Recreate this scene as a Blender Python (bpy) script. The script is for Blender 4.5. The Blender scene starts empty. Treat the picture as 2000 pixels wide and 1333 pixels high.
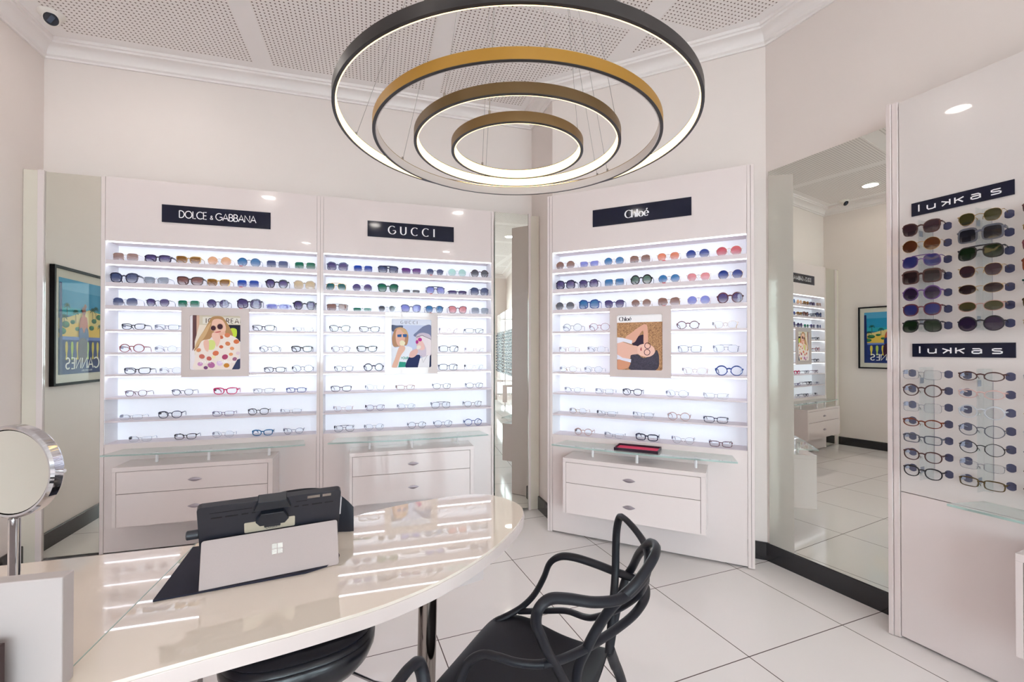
import bpy, bmesh, math, random
from mathutils import Vector, Matrix
random.seed(7)
SC = bpy.context.scene
COL = SC.collection
R = math.radians

# ---------------------------------------------------------------- camera
cam = bpy.data.cameras.new('camera')
cam.sensor_width = 36.0
cam.lens = 889.0/2000*36
cam.shift_y = 11.8/2000
cam.clip_start = 0.02
camo = bpy.data.objects.new('camera', cam)
camo.location = (0, 0, 1.30)
camo.rotation_euler = (R(90.4), 0, 0)
COL.objects.link(camo)
SC.camera = camo
# ---------------------------------------------------------------- daylight outside the shop window
world = bpy.data.worlds.new('world'); SC.world = world; world.use_nodes = True
wb = world.node_tree.nodes['Background']
wb.inputs[0].default_value = (0.80, 0.90, 1.0, 1); wb.inputs[1].default_value = 11.0
LAMP_POWER = 43.0          # radiance of the ceiling downlights
RING_POWER = 2.6           # chandelier light strips
STRIP_POWER = 5.0          # shelf light strips
BACKLIGHT = 0.27           # backlit panels of the display niches
# ---------------------------------------------------------------- exposure
SC.view_settings.view_transform = 'Standard'
SC.view_settings.look = 'None'
SC.view_settings.gamma = 1.0
SC.view_settings.use_curve_mapping = False
SC.view_settings.exposure = 0.37
SC.cycles.transparent_max_bounces = 20
SC.cycles.max_bounces = 9
SC.cycles.diffuse_bounces = 6
SC.cycles.glossy_bounces = 5
SC.cycles.caustics_reflective = True
SC.cycles.caustics_refractive = False
SC.cycles.sample_clamp_indirect = 6.0

# ================================================================ materials
def lin(c):
    if isinstance(c, str):
        c = c.lstrip('#'); c = [int(c[i:i+2], 16)/255 for i in (0, 2, 4)]
    return tuple((v/12.92 if v <= .04045 else ((v+.055)/1.055)**2.4) for v in c[:3]) + (1,)
MATS = {}
def pbr(name, col, rough=.5, metal=0., coat=0., spec=None, emis=None, estr=0., noise=0., nscale=30, bump=0.):
    if name in MATS: return MATS[name]
    m = bpy.data.materials.new(name); m.use_nodes = True; MATS[name] = m
    nt = m.node_tree; b = nt.nodes['Principled BSDF']
    b.inputs['Base Color'].default_value = lin(col)
    b.inputs['Roughness'].default_value = rough
    b.inputs['Metallic'].default_value = metal
    b.inputs['Coat Weight'].default_value = coat
    b.inputs['Coat Roughness'].default_value = .02
    if spec is not None: b.inputs['Specular IOR Level'].default_value = spec
    if emis is not None:
        b.inputs['Emission Color'].default_value = lin(emis); b.inputs['Emission Strength'].default_value = estr
    if noise or bump:
        tc = nt.nodes.new('ShaderNodeTexCoord'); n = nt.nodes.new('ShaderNodeTexNoise'); n.inputs['Scale'].default_value = nscale
        n.inputs['Detail'].default_value = 4
        nt.links.new(tc.outputs['Object'], n.inputs['Vector'])
        if noise:
            mx = nt.nodes.new('ShaderNodeMix'); mx.data_type = 'RGBA'
            c = lin(col); mx.inputs[6].default_value = tuple(v*(1-noise) for v in c[:3])+(1,); mx.inputs[7].default_value = tuple(min(1, v*(1+noise)) for v in c[:3])+(1,)
            nt.links.new(n.outputs[0], mx.inputs[0]); nt.links.new(mx.outputs[2], b.inputs['Base Color'])
        if bump:
            bp = nt.nodes.new('ShaderNodeBump'); bp.inputs['Strength'].default_value = bump; bp.inputs['Distance'].default_value = .002
            nt.links.new(n.outputs[0], bp.inputs['Height']); nt.links.new(bp.outputs[0], b.inputs['Normal'])
    return m
def glow(name, col, s):
    if name in MATS: return MATS[name]
    m = bpy.data.materials.new(name); m.use_nodes = True; MATS[name] = m
    nt = m.node_tree; nt.nodes.clear()
    e = nt.nodes.new('ShaderNodeEmission'); o = nt.nodes.new('ShaderNodeOutputMaterial')
    e.inputs[0].default_value = lin(col); e.inputs[1].default_value = s
    nt.links.new(e.outputs[0], o.inputs[0]); return m
def filmglass(name, tint, fac=.0, body=None, rough=.0, grad=None, ior=1.45):
    """thin pane: tinted see-through + fresnel gloss; fac mixes in an opaque body colour (grad: body falls off downwards)"""
    if name in MATS: return MATS[name]
    m = bpy.data.materials.new(name); m.use_nodes = True; MATS[name] = m
    nt = m.node_tree; nt.nodes.clear(); N = nt.nodes.new
    out = N('ShaderNodeOutputMaterial'); tr = N('ShaderNodeBsdfTransparent'); tr.inputs[0].default_value = lin(tint)
    gl = N('ShaderNodeBsdfGlossy'); gl.inputs['Roughness'].default_value = rough
    fr = N('ShaderNodeFresnel'); fr.inputs[0].default_value = ior
    base = tr
    if fac > 0:
        df = N('ShaderNodeBsdfDiffuse'); df.inputs[0].default_value = lin(body or tint)
        mx = N('ShaderNodeMixShader'); mx.inputs[0].default_value = fac
        nt.links.new(tr.outputs[0], mx.inputs[1]); nt.links.new(df.outputs[0], mx.inputs[2]); base = mx
        if grad:
            tc = N('ShaderNodeTexCoord'); sp = N('ShaderNodeSeparateXYZ'); mr = N('ShaderNodeMapRange')
            mr.inputs[1].default_value = 0.0; mr.inputs[2].default_value = 0.85; mr.inputs[3].default_value = grad; mr.inputs[4].default_value = fac
            nt.links.new(tc.outputs['Generated'], sp.inputs[0]); nt.links.new(sp.outputs[2], mr.inputs[0]); nt.links.new(mr.outputs[0], mx.inputs[0])
            mc = N('ShaderNodeMix'); mc.data_type = 'RGBA'; mc.inputs[6].default_value = (.93, .92, .93, 1); mc.inputs[7].default_value = lin(tint)
            mr2 = N('ShaderNodeMapRange'); mr2.inputs[1].default_value = -.1; mr2.inputs[2].default_value = .8
            nt.links.new(sp.outputs[2], mr2.inputs[0]); nt.links.new(mr2.outputs[0], mc.inputs[0]); nt.links.new(mc.outputs[2], tr.inputs[0])
    m2 = N('ShaderNodeMixShader'); gm = N('ShaderNodeNewGeometry'); fb = N('ShaderNodeMath'); fb.operation = 'MULTIPLY'; iv = N('ShaderNodeMath'); iv.operation = 'SUBTRACT'; iv.inputs[0].default_value = 1.0
    nt.links.new(gm.outputs['Backfacing'], iv.inputs[1]); nt.links.new(iv.outputs[0], fb.inputs[0]); nt.links.new(fr.outputs[0], fb.inputs[1])
    nt.links.new(fb.outputs[0], m2.inputs[0]); nt.links.new(base.outputs[0], m2.inputs[1]); nt.links.new(gl.outputs[0], m2.inputs[2])
    nt.links.new(m2.outputs[0], out.inputs[0]); return m

WALL = pbr('wall_paint', '#e5dad5', .55, noise=.02, nscale=3, bump=.03)
CEIL = pbr('ceiling_paint', '#f6f1f0', .7)
MOULD = pbr('moulding_paint', '#efe8e6', .5)
LAM = pbr('white_laminate', '#dfd2d0', .12, coat=.6)
LAMP_ = pbr('pink_white_laminate', '#d8cac7', .10, coat=.5)
BEIGE = pbr('beige_panel', '#d8d0c3', .25)
SHELFM = pbr('shelf_laminate', '#dcd0d4', .3)
NICHE = pbr('niche_white', '#f7f8fb', .35)
BACK = pbr('backlit_panel', '#eceff6', .35, emis='#e8edfb', estr=BACKLIGHT)
STRIP = glow('cool_light_strip', '#f0f4ff', STRIP_POWER)
DARKGAP = pbr('shadow_gap', '#4a3a38', .8)
NAVY = pbr('sign_navy', '#15182c', .06, spec=.3)
BLACKS = pbr('black_skirting', '#1b1c22', .15, coat=.3)
WHITE = pbr('white_lettering', '#f2f0f4', .4)
INK = pbr('dark_ink', '#33333f', .5)
STEEL = pbr('brushed_steel', '#a9a6a8', .25, metal=1)
CHROME = pbr('chrome', '#d6d6da', .06, metal=1)
DCHROME = pbr('dark_chrome', '#8d8580', .12, metal=1)
BLKPL = pbr('black_plastic', '#24252e', .42, noise=.08, nscale=80)
BLKLEA = pbr('black_leather', '#10121b', .28, coat=.15)
GLASSW = filmglass('window_glass', '#f4f8f6')
ACRYL = filmglass('clear_acrylic', '#fbfdfd', .05, '#e8eef0', .05, ior=1.3)
SHGLASS = filmglass('green_shelf_glass', '#f4faf8', .24, '#fbfdfd', .03)
SHEDGE = pbr('glass_edge', '#b9cfc9', .15)
m = pbr('mirror_silver', '#e6e8e0', .0, metal=1); MIRROR = m
RED = pbr('red_label', '#c8545c', .5)

# ================================================================ mesh builder
class MB:
    def __init__(s): s.v = []; s.f = []; s.mi = []; s.k = 0; s.M = Matrix.Identity(4)
    def mat(s, k): s.k = k; return s
    def add(s, vs, fs):
        b = len(s.v); s.v += [tuple(s.M @ Vector(p)) for p in vs]
        for f in fs: s.f.append([b+i for i in f]); s.mi.append(s.k)
        return s
    def box(s, x0, x1, y0, y1, z0, z1):
        vs = [(x, y, z) for z in (z0, z1) for y in (y0, y1) for x in (x0, x1)]
        return s.add(vs, [(0, 2, 3, 1), (4, 5, 7, 6), (0, 1, 5, 4), (2, 6, 7, 3), (0, 4, 6, 2), (1, 3, 7, 5)])
    def prism(s, poly, a0, a1, axis='z'):
        n = len(poly)
        def P(p, a): return (p[0], p[1], a) if axis == 'z' else ((p[0], a, p[1]) if axis == 'y' else (a, p[0], p[1]))
        vs = [P(p, a0) for p in poly] + [P(p, a1) for p in poly]
        fs = [list(range(n))[::-1], [n+i for i in range(n)]] + [[i, (i+1) % n, n+(i+1) % n, n+i] for i in range(n)]
        return s.add(vs, fs)
    def ring_plate(s, outer, inner, a0, a1, axis='y'):
        n = len(outer)
        def P(p, a): return (p[0], a, p[1]) if axis == 'y' else (p[0], p[1], a)
        vs = [P(p, a) for a in (a0, a1) for L in (outer, inner) for p in L]
        fs = []
        for i in range(n):
            j = (i+1) % n
            fs += [[i, j, n+j, n+i], [2*n+i, 3*n+i, 3*n+j, 2*n+j], [i, 2*n+i, 2*n+j, j], [n+i, n+j, 3*n+j, 3*n+i]]
        return s.add(vs, fs)
    def tube(s, pts, rad, n=8, closed=False, up=(0, 0, 1), cap=True):
        pts = [Vector(p) for p in pts]; m = len(pts)
        if not isinstance(rad, (list, tuple)): rad = [rad]*m
        vs = []; ref = None
        for i, p in enumerate(pts):
            a = pts[i-1] if (i > 0 or closed) else pts[i]; b = pts[(i+1) % m] if (i < m-1 or closed) else pts[i]
            t = (b-a); t = t.normalized() if t.length > 1e-9 else Vector((0, 0, 1))
            if ref is None:
                u = Vector(up);  u = Vector((1, 0, 0)) if abs(u.normalized().dot(t)) > .95 else u
                ref = (u-t*u.dot(t)).normalized()
            ref = (ref-t*ref.dot(t)).normalized(); o = t.cross(ref)
            rr = rad[i]; ra, rb = rr if isinstance(rr, (tuple, list)) else (rr, rr)
            for k in range(n):
                q = 2*math.pi*(k+.5)/n
                vs.append(p+ref*(ra*math.cos(q))+o*(rb*math.sin(q)))
        fs = []
        for i in range(m if closed else m-1):
            for k in range(n):
                a = i*n+k; b = i*n+(k+1) % n; c = ((i+1) % m)*n+(k+1) % n; d = ((i+1) % m)*n+k
                fs.append([a, d, c, b])
        if cap and not closed: fs += [list(range(n)), [(m-1)*n+k for k in range(n)][::-1]]
        return s.add(vs, fs)
    def lathe(s, prof, n=32, closed=False):
        m = len(prof); vs = [(r*math.cos(2*math.pi*k/n), r*math.sin(2*math.pi*k/n), z) for r, z in prof for k in range(n)]
        fs = []
        for i in range(m if closed else m-1):
            j = (i+1) % m
            for k in range(n):
                fs.append([i*n+k, i*n+(k+1) % n, j*n+(k+1) % n, j*n+k])
        if not closed:
            if prof[0][0] > 1e-5: fs.append([k for k in range(n)][::-1])
            if prof[-1][0] > 1e-5: fs.append([(m-1)*n+k for k in range(n)])
        return s.add(vs, fs)
    def build(s, name, mats, parent=None, smooth=None, bevel=0):
        me = bpy.data.meshes.new(name); me.from_pydata(s.v, [], s.f)
        if not isinstance(mats, (list, tuple)): mats = [mats]
        for m_ in mats: me.materials.append(m_)
        me.polygons.foreach_set('material_index', s.mi)
        me.validate(); me.update()
        o = bpy.data.objects.new(name, me); COL.objects.link(o)
        if parent is not None: o.parent = parent
        if smooth:
            me.polygons.foreach_set('use_smooth', [True]*len(me.polygons))
            try: me.set_sharp_from_angle(angle=R(smooth if smooth is not True else 40))
            except Exception: pass
        if bevel:
            b = o.modifiers.new('bevel', 'BEVEL'); b.width = bevel; b.segments = 2; b.limit_method = 'ANGLE'; b.angle_limit = R(40)
        return o
def box(name, mat, parent, *a, bevel=0): return MB().box(*a).build(name, mat, parent, bevel=bevel)
def thing(name, label, cat, loc=(0, 0, 0), rz=0., group=None):
    o = bpy.data.objects.new(name, None); COL.objects.link(o); o.empty_display_size = .05
    o.location = loc; o.rotation_euler = (0, 0, rz); o['label'] = label; o['category'] = cat
    if group: o['group'] = group
    return o
def tag(o, label, cat, group=None, kind=None):
    o['label'] = label; o['category'] = cat
    if group: o['group'] = group
    if kind: o['kind'] = kind
    return o
def struct(o): o['kind'] = 'structure'; return o
def spline(pts, n=8, closed=False):
    P = [Vector(p) for p in pts]; m = len(P); out = []
    for i in range(m if closed else m-1):
        p0 = P[i-1] if (i > 0 or closed) else P[i]*2-P[i+1]
        p1 = P[i]; p2 = P[(i+1) % m]
        p3 = P[(i+2) % m] if (i+2 < m or closed) else p2*2-p1
        for k in range(n):
            t = k/n
            out.append(.5*((2*p1)+(p2-p0)*t+(2*p0-5*p1+4*p2-p3)*t*t+(3*p1-p0-3*p2+p3)*t**3))
    if not closed: out.append(P[-1])
    return out
def rrect(x0, x1, y0, y1, r, n=5):
    out = []
    for cx, cy, a0 in ((x1-r, y1-r, 0), (x0+r, y1-r, 90), (x0+r, y0+r, 180), (x1-r, y0+r, 270)):
        for k in range(n+1):
            a = R(a0+90*k/n); out.append((cx+r*math.cos(a), cy+r*math.sin(a)))
    return out

# ================================================================ lettering made of strokes
def arc(cx, cy, rx, ry, a0, a1, n=14):
    return [(cx+rx*math.cos(R(a0+(a1-a0)*k/n)), cy+ry*math.sin(R(a0+(a1-a0)*k/n))) for k in range(n+1)]
GL = {
 'D': (.72, [[(.05, 0), (.05, 1)], [(.05, 1), (.25, 1)]+arc(.25, .5, .42, .5, 90, -90)+[(.05, 0)]]),
 'O': (.96, [arc(.48, .5, .43, .5, 0, 360, 32)]),
 'L': (.48, [[(.05, 1), (.05, 0), (.42, 0)]]),
 'C': (.84, [arc(.5, .5, .45, .5, 48, 312, 26)]),
 'E': (.52, [[(.46, 1), (.05, 1), (.05, 0), (.46, 0)], [(.05, .52), (.43, .52)]]),
 '&': (.70, [[(.66, 0), (.2, .68)]+arc(.34, .80, .16, .2, 200, -40, 12)+[(.18, .44)]+arc(.28, .25, .22, .25, 130, 300, 12)+[(.62, .42)]]),
 'G': (.92, [arc(.5, .5, .45, .5, 48, 335, 28)+[(.9, .46), (.56, .46)]]),
 'A': (.80, [[(.02, 0), (.40, 1), (.78, 0)], [(.16, .33), (.64, .33)]]),
 'B': (.62, [[(.05, 0), (.05, 1)], [(.05, 1), (.28, 1)]+arc(.28, .76, .24, .24, 90, -90)+[(.05, .52)], [(.28, .52)]+arc(.28, .26, .29, .26, 90, -90)+[(.05, 0)]]),
 'N': (.80, [[(.05, 0), (.05, 1), (.74, 0), (.74, 1)]]),
 'U': (.78, [[(.06, 1), (.06, .36)]+arc(.38, .34, .32, .34, 180, 360)+[(.70, 1)]]),
 'I': (.22, [[(.11, 0), (.11, 1)]]),
 'S': (.60, [arc(.32, .75, .24, .25, 40, 250, 14)+arc(.30, .26, .25, .26, 75, -150, 14)]),
 'R': (.66, [[(.05, 0), (.05, 1)], [(.05, 1), (.3, 1)]+arc(.3, .74, .25, .26, 90, -90)+[(.05, .48)], [(.28, .48), (.6, 0)]]),
 'M': (.94, [[(.05, 0), (.08, 1), (.47, .15), (.86, 1), (.89, 0)]]),
 'F': (.5, [[(.05, 0), (.05, 1), (.46, 1)], [(.05, .52), (.42, .52)]]),
 'H': (.76, [[(.05, 0), (.05, 1)], [(.71, 0), (.71, 1)], [(.05, .52), (.71, .52)]]),
 'V': (.74, [[(.02, 1), (.37, 0), (.72, 1)]]),
 'Y': (.70, [[(.02, 1), (.35, .5), (.68, 1)], [(.35, .5), (.35, 0)]]),
 'h': (.62, [[(.06, 0), (.06, 1.02)], [(.06, .4)]+arc(.30, .42, .24, .22, 180, 0, 10)+[(.54, 0)]]),
 'l': (.24, [[(.10, 0), (.10, 1.02)]]),
 'o': (.66, [arc(.32, .32, .27, .33, 0, 360, 24)]),
 'e': (.62, [[(.07, .34), (.55, .34)]+arc(.31, .33, .25, .33, 0, 320, 22)]),
 'é': (.62, [[(.07, .34), (.55, .34)]+arc(.31, .33, .25, .33, 0, 320, 22), [(.3, .78), (.44, .98)]]),
 # wide low letters of the eyewear board sign
 'wl': (.30, [[(.12, 0), (.12, 1)]]),
 'wu': (1.05, [[(.08, .66), (.08, .2), (.2, .03), (.7, .03), (.92, .2)], [(.92, .66), (.92, 0)]]),
 'wr': (1.0, [[(.92, 0), (.92, .78)], [(.05, .66), (.90, .33)], [(.12, 0), (.62, .42)]]),
 'wk': (1.0, [[(.08, 0), (.08, .78)], [(.95, .66), (.10, .33)], [(.88, 0), (.38, .42)]]),
 'wa': (1.05, [[(.08, .63), (.75, .63), (.92, .5), (.92, 0)], [(.92, .37), (.25, .37), (.06, .28), (.06, .1), (.2, .02), (.7, .02), (.92, .15)]]),
 'ws': (1.05, [[(.92, .62), (.25, .62), (.08, .55), (.08, .42), (.25, .34), (.78, .32), (.94, .22), (.92, .08), (.75, .02), (.05, .02)]]),
}
def strokes(mb, text, x0, z0, H, sx=1., thick=.1, thin=None, track=.06, y=0., dy=-.0008, serif=0.):
    """appends lettering (in the x-z plane facing -y); text may be a string or list of glyph keys; returns end x"""
    thin = thick if thin is None else thin
    x = x0
    for ch in text:
        if ch == ' ': x += .35*H*sx; continue
        w, lines = GL[ch]
        for ln in lines:
            pts = [(p[0]*H*sx, p[1]*H) for p in ln]; m = len(pts); L = []; Rr = []
            closed = abs(pts[0][0]-pts[-1][0])+abs(pts[0][1]-pts[-1][1]) < 1e-6
            for i, p in enumerate(pts):
                a = pts[i-1] if i > 0 else (pts[-2] if closed else p); b = pts[i+1] if i < m-1 else (pts[1] if closed else p)
                dx, dz = b[0]-a[0], b[1]-a[1]; l = math.hypot(dx, dz) or 1; dx /= l; dz /= l
                t = (thin+(thick-thin)*abs(dz)**1.5)*H/2
                L.append((x+p[0]-dz*t, z0+p[1]+dx*t)); Rr.append((x+p[0]+dz*t, z0+p[1]-dx*t))
            vs = [(q[0], y+dy, q[1]) for q in L]+[(q[0], y+dy, q[1]) for q in Rr]
            mb.add(vs, [[i, m+i, m+i+1, i+1] for i in range(m-1)])
            if serif:
                for p, q in ((pts[0], pts[1]), (pts[-1], pts[-2])):
                    if abs(p[0]-q[0]) < .02*H and len(ln) < 20 and m < 20:
                        s_ = serif*H; t = thin*H*.6
                        zz = z0+p[1]-(t if p[1] > q[1] else -0.0)
                        mb.add([(x+p[0]-s_, y+dy, zz), (x+p[0]+s_, y+dy, zz), (x+p[0]+s_, y+dy, zz+t), (x+p[0]-s_, y+dy, zz+t)], [(0, 1, 2, 3)])
        x += (w*sx+track)*H
    return x-track*H
def text_width(text, H, sx=1., track=.06): return sum((.35*H*sx if c == ' ' else (GL[c][0]*sx+track)*H) for c in text)-track*H

# ================================================================ room
AW = R(16.8); U = Vector((math.cos(AW), math.sin(AW))); V = Vector((-math.sin(AW), math.cos(AW)))
def W(u, v, z=0.): p = U*u+V*v; return Vector((p.x, p.y, z))
AC = R(-26.16); AL = R(-65.7); AM = R(-64.8)
dC = Vector((math.cos(AC), math.sin(AC))); dM = Vector((math.cos(AM), math.sin(AM)))
def isect(p, d, q, e):
    # p + t d = q + s e
    det = d.x*(-e.y)+e.x*d.y; r = q-p
    t = (r.x*(-e.y)+e.x*r.y)/det
    return p+d*t
C0 = Vector((.256, 3.28)); nC = Vector((dC.y, -dC.x))          # nC points into the room
pC = C0-nC*.185; pM = Vector((1.711, 2.565))
B = W(1.295, 3.70).xy; A = W(-2.06, 3.70).xy
Cc = isect(B, V, pC, dC); Dd = isect(pC, dC, pM, dM)
VB = -4.6
G = W(-2.06, VB).xy; E = isect(Dd, dM, W(0, VB).xy, U)
ROOM = [A, B, Cc, Dd, E, G]                                       # clockwise seen from above
CZ = 3.30
def flat(name, mat, z, up):
    vs = [(p.x, p.y, z) for p in ROOM]
    f = list(range(6)) if not up else list(range(6))[::-1]
    return struct(MB().add(vs, [f]).build(name, mat))
# floor: 60 cm gloss tiles with dark joints
def tile_mat():
    m = pbr('gloss_floor_tile', '#ece6e4', .07); nt = m.node_tree; N = nt.nodes.new; b = nt.nodes['Principled BSDF']
    th = -0.380705; c, s = math.cos(th), math.sin(th)
    geo = N('ShaderNodeNewGeometry'); res = []
    for vec, off in (((c, -s, 0), .454), ((s, c, 0), 3.2237)):
        d = N('ShaderNodeVectorMath'); d.operation = 'DOT_PRODUCT'; d.inputs[1].default_value = vec
        nt.links.new(geo.outputs['Position'], d.inputs[0])
        a = N('ShaderNodeMath'); a.operation = 'SUBTRACT'; a.inputs[1].default_value = off-.29965*41
        nt.links.new(d.outputs['Value'], a.inputs[0])
        p = N('ShaderNodeMath'); p.operation = 'PINGPONG'; p.inputs[1].default_value = .29965
        nt.links.new(a.outputs[0], p.inputs[0]); res.append(p)
    # offsets above are shifted by an odd number of half tiles, so joints sit at the far end of the ping-pong
    mx = N('ShaderNodeMath'); mx.operation = 'MAXIMUM'; nt.links.new(res[0].outputs[0], mx.inputs[0]); nt.links.new(res[1].outputs[0], mx.inputs[1])
    gt = N('ShaderNodeMath'); gt.operation = 'GREATER_THAN'; gt.inputs[1].default_value = .29965-.0022; nt.links.new(mx.outputs[0], gt.inputs[0])
    mc = N('ShaderNodeMix'); mc.data_type = 'RGBA'; mc.inputs[6].default_value = lin('#ece6e4'); mc.inputs[7].default_value = lin('#4a3833')
    nt.links.new(gt.outputs[0], mc.inputs[0]); nt.links.new(mc.outputs[2], b.inputs['Base Color'])
    mr = N('ShaderNodeMath'); mr.operation = 'MULTIPLY_ADD'; mr.inputs[1].default_value = .6; mr.inputs[2].default_value = .07
    nt.links.new(gt.outputs[0], mr.inputs[0]); nt.links.new(mr.outputs[0], b.inputs['Roughness'])
    return m
def room_slab(name, mat, z0, z1):
    mb = MB(); poly = [(p.x, p.y) for p in ROOM]
    cx = sum(p[0] for p in poly)/6; cy = sum(p[1] for p in poly)/6
    poly = [(cx+(x-cx)*1.06, cy+(y-cy)*1.06) for x, y in poly][::-1]
    return struct(mb.prism(poly, z0, z1).build(name, mat))
room_slab('floor', tile_mat(), -.08, 0.)
room_slab('ceiling', CEIL, CZ, CZ+.1)
def wall(name, p, q, mat=WALL, holes=()):
    """p->q with the room on the right-hand side; holes = (s0,s1,z0,z1)"""
    L = (q-p).length; ang = math.atan2(q.y-p.y, q.x-p.x); mb = MB()
    cuts = sorted(holes); x = -.0
    for s0, s1, z0, z1 in cuts:
        mb.box(x, s0, 0, .12, 0, CZ); mb.box(s0, s1, 0, .12, 0, z0); mb.box(s0, s1, 0, .12, z1, CZ); x = s1
    mb.box(x, L+.0, 0, .12, 0, CZ)
    o = mb.build(name, mat); o.location = (p.x, p.y, 0); o.rotation_euler = (0, 0, ang)
    return struct(o)
wall('wall_back', A, B); wall('wall_recess', B, Cc); wall('wall_corner', Cc, Dd); wall('wall_right', Dd, E); wall('wall_left', G, A)
holes = [(.35, 1.75, .12, 2.75), (2.0, 3.4, .12, 2.75), (3.65, 5.0, .12, 2.75)]
wf = wall('wall_front', E, G, WALL, holes)
for i, (a_, b_, z0, z1) in enumerate(holes):
    w = MB(); t = .05; mid = (a_+b_)/2
    for x0, x1, y0, y1 in ((a_, a_+t, z0, z1), (b_-t, b_, z0, z1), (a_, b_, z0, z0+t), (a_, b_, z1-t, z1), (mid-.02, mid+.02, z0, z1), (a_, b_, 2.1, 2.14)):
        w.box(x0, x1, .03, .09, y0, y1)
    o = w.build('window_%d' % (i+1), pbr('window_frame', '#8b8684', .4)); o.location = wf.location; o.rotation_euler = wf.rotation_euler; struct(o)
    g = MB().box(a_+t, b_-t, .055, .061, z0+t, z1-t).build('pane', GLASSW, o)
# street-side pavement and facade seen through the panes
st = MB().box(-3, 9, .4, 9, -.1, -.02).build('ground', pbr('pavement', '#8f8a86', .8)); st.location = wf.location; st.rotation_euler = wf.rotation_euler; struct(st)

# skirting + crown mouldings, mitred around the room polygon (inward normals)
def inset(d):
    out = []; n = len(ROOM)
    for i in range(n):
        a, b, c = ROOM[i-1], ROOM[i], ROOM[(i+1) % n]
        d1 = (b-a).normalized(); d2 = (c-b).normalized()
        n1 = Vector((d1.y, -d1.x)); n2 = Vector((d2.y, -d2.x))
        out.append(isect(a+n1*d, d1, b+n2*d, d2))
    return out
def runner(name, prof, mat, segs, z=0):
    I = {}
    for d, h in prof:
        I.setdefault(round(d, 4), inset(d))
    for nm, i in segs:
        j = (i+1) % 6; mb = MB(); m = len(prof)
        vs = [(I[round(d, 4)][i].x, I[round(d, 4)][i].y, z+h) for d, h in prof]+[(I[round(d, 4)][j].x, I[round(d, 4)][j].y, z+h) for d, h in prof]
        fs = [[k, m+k, m+(k+1) % m, (k+1) % m] for k in range(m)]+[list(range(m)), list(range(m, 2*m))[::-1]]
        struct(mb.add(vs, fs).build('%s_%s' % (name, nm), mat, smooth=25))
SEG = [('back', 0), ('recess', 1), ('corner', 2), ('right', 3), ('front', 4), ('left', 5)]
crown = [(0.001, 0), (.012, 0), (.014, .012), (.024, .016)]
for k in range(7):
    q = R(90*k/6); crown.append((.028+.05*(1-math.cos(q)), .02+.045*math.sin(q)))
crown += [(.088, .068), (.09, .08), (.102, .082), (.104, .0995), (.001, .0995)]
runner('trim', crown, MOULD, SEG, 3.20)
base = [(.001, .0), (.016, 0), (.016, .104), (.012, .108), (.001, .108)]
runner('baseboard', base, BLACKS, [s for s in SEG if s[0] != 'front'])

# perforated acoustic panels set flush in the ceiling, holes on a 25 mm grid
def perf_mat():
    m = pbr('perforated_board', '#f4eeec', .7); nt = m.node_tree; N = nt.nodes.new; b = nt.nodes['Principled BSDF']
    tc = N('ShaderNodeTexCoord'); sp = N('ShaderNodeSeparateXYZ'); nt.links.new(tc.outputs['Object'], sp.inputs[0]); sq = []
    for k in (0, 1):
        a = N('ShaderNodeMath'); a.operation = 'ADD'; a.inputs[1].default_value = 10.0; nt.links.new(sp.outputs[k], a.inputs[0])
        p = N('ShaderNodeMath'); p.operation = 'PINGPONG'; p.inputs[1].default_value = .0125; nt.links.new(a.outputs[0], p.inputs[0])
        q = N('ShaderNodeMath'); q.operation = 'MULTIPLY'; nt.links.new(p.outputs[0], q.inputs[0]); nt.links.new(p.outputs[0], q.inputs[1]); sq.append(q)
    s = N('ShaderNodeMath'); s.operation = 'ADD'; nt.links.new(sq[0].outputs[0], s.inputs[0]); nt.links.new(sq[1].outputs[0], s.inputs[1])
    l = N('ShaderNodeMath'); l.operation = 'LESS_THAN'; l.inputs[1].default_value = .0050**2; nt.links.new(s.outputs[0], l.inputs[0])
    mc = N('ShaderNodeMix'); mc.data_type = 'RGBA'; mc.inputs[6].default_value = lin('#f4eeec'); mc.inputs[7].default_value = lin('#7d6d66')
    nt.links.new(l.outputs[0], mc.inputs[0]); nt.links.new(mc.outputs[2], b.inputs['Base Color']); return m
PERF = perf_mat()
CLIP = [(p.dot(U), p.dot(V)) for p in inset(.155)]
def clip_poly(sub, skip):
    n = len(CLIP); out = sub
    for i in range(n):
        if i in skip: continue
        a, b = CLIP[i], CLIP[(i+1) % n]; inp, out = out, []
        side = lambda p: -((b[0]-a[0])*(p[1]-a[1])-(b[1]-a[1])*(p[0]-a[0]))
        for k in range(len(inp)):
            p, q = inp[k-1], inp[k]; sp_, sq_ = side(p), side(q)
            if (sp_ >= 0) != (sq_ >= 0):
                t = sp_/(sp_-sq_); out.append((p[0]+(q[0]-p[0])*t, p[1]+(q[1]-p[1])*t))
            if sq_ >= 0: out.append(q)
        if len(out) < 3: return []
    return out
perf_n = 0
for i in range(-1, 5):
    for j in range(0, 7):
        u0 = -1.8575+1.167*i; v1 = 3.53-1.167*j
        uf = CLIP[1][0]; mb = MB()
        for lo, hi, skip in ((u0, min(u0+1.05, uf), (1, 2)), (max(u0, uf), u0+1.05, (1,))):
            if hi-lo < .02: continue
            P = clip_poly([(lo, v1-1.035), (hi, v1-1.035), (hi, v1), (lo, v1)], skip)
            if len(P) >= 3: mb.prism([(x-u0-.0125, y-v1+.0125) for x, y in P], -.0015, .0005)
        if not mb.v: continue
        o = mb.build('perforated_ceiling_panel', PERF); w = W(u0+.0125, v1-.0125, CZ); o.location = w; o.rotation_euler = (0, 0, AW)
        struct(o); perf_n += 1

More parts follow.
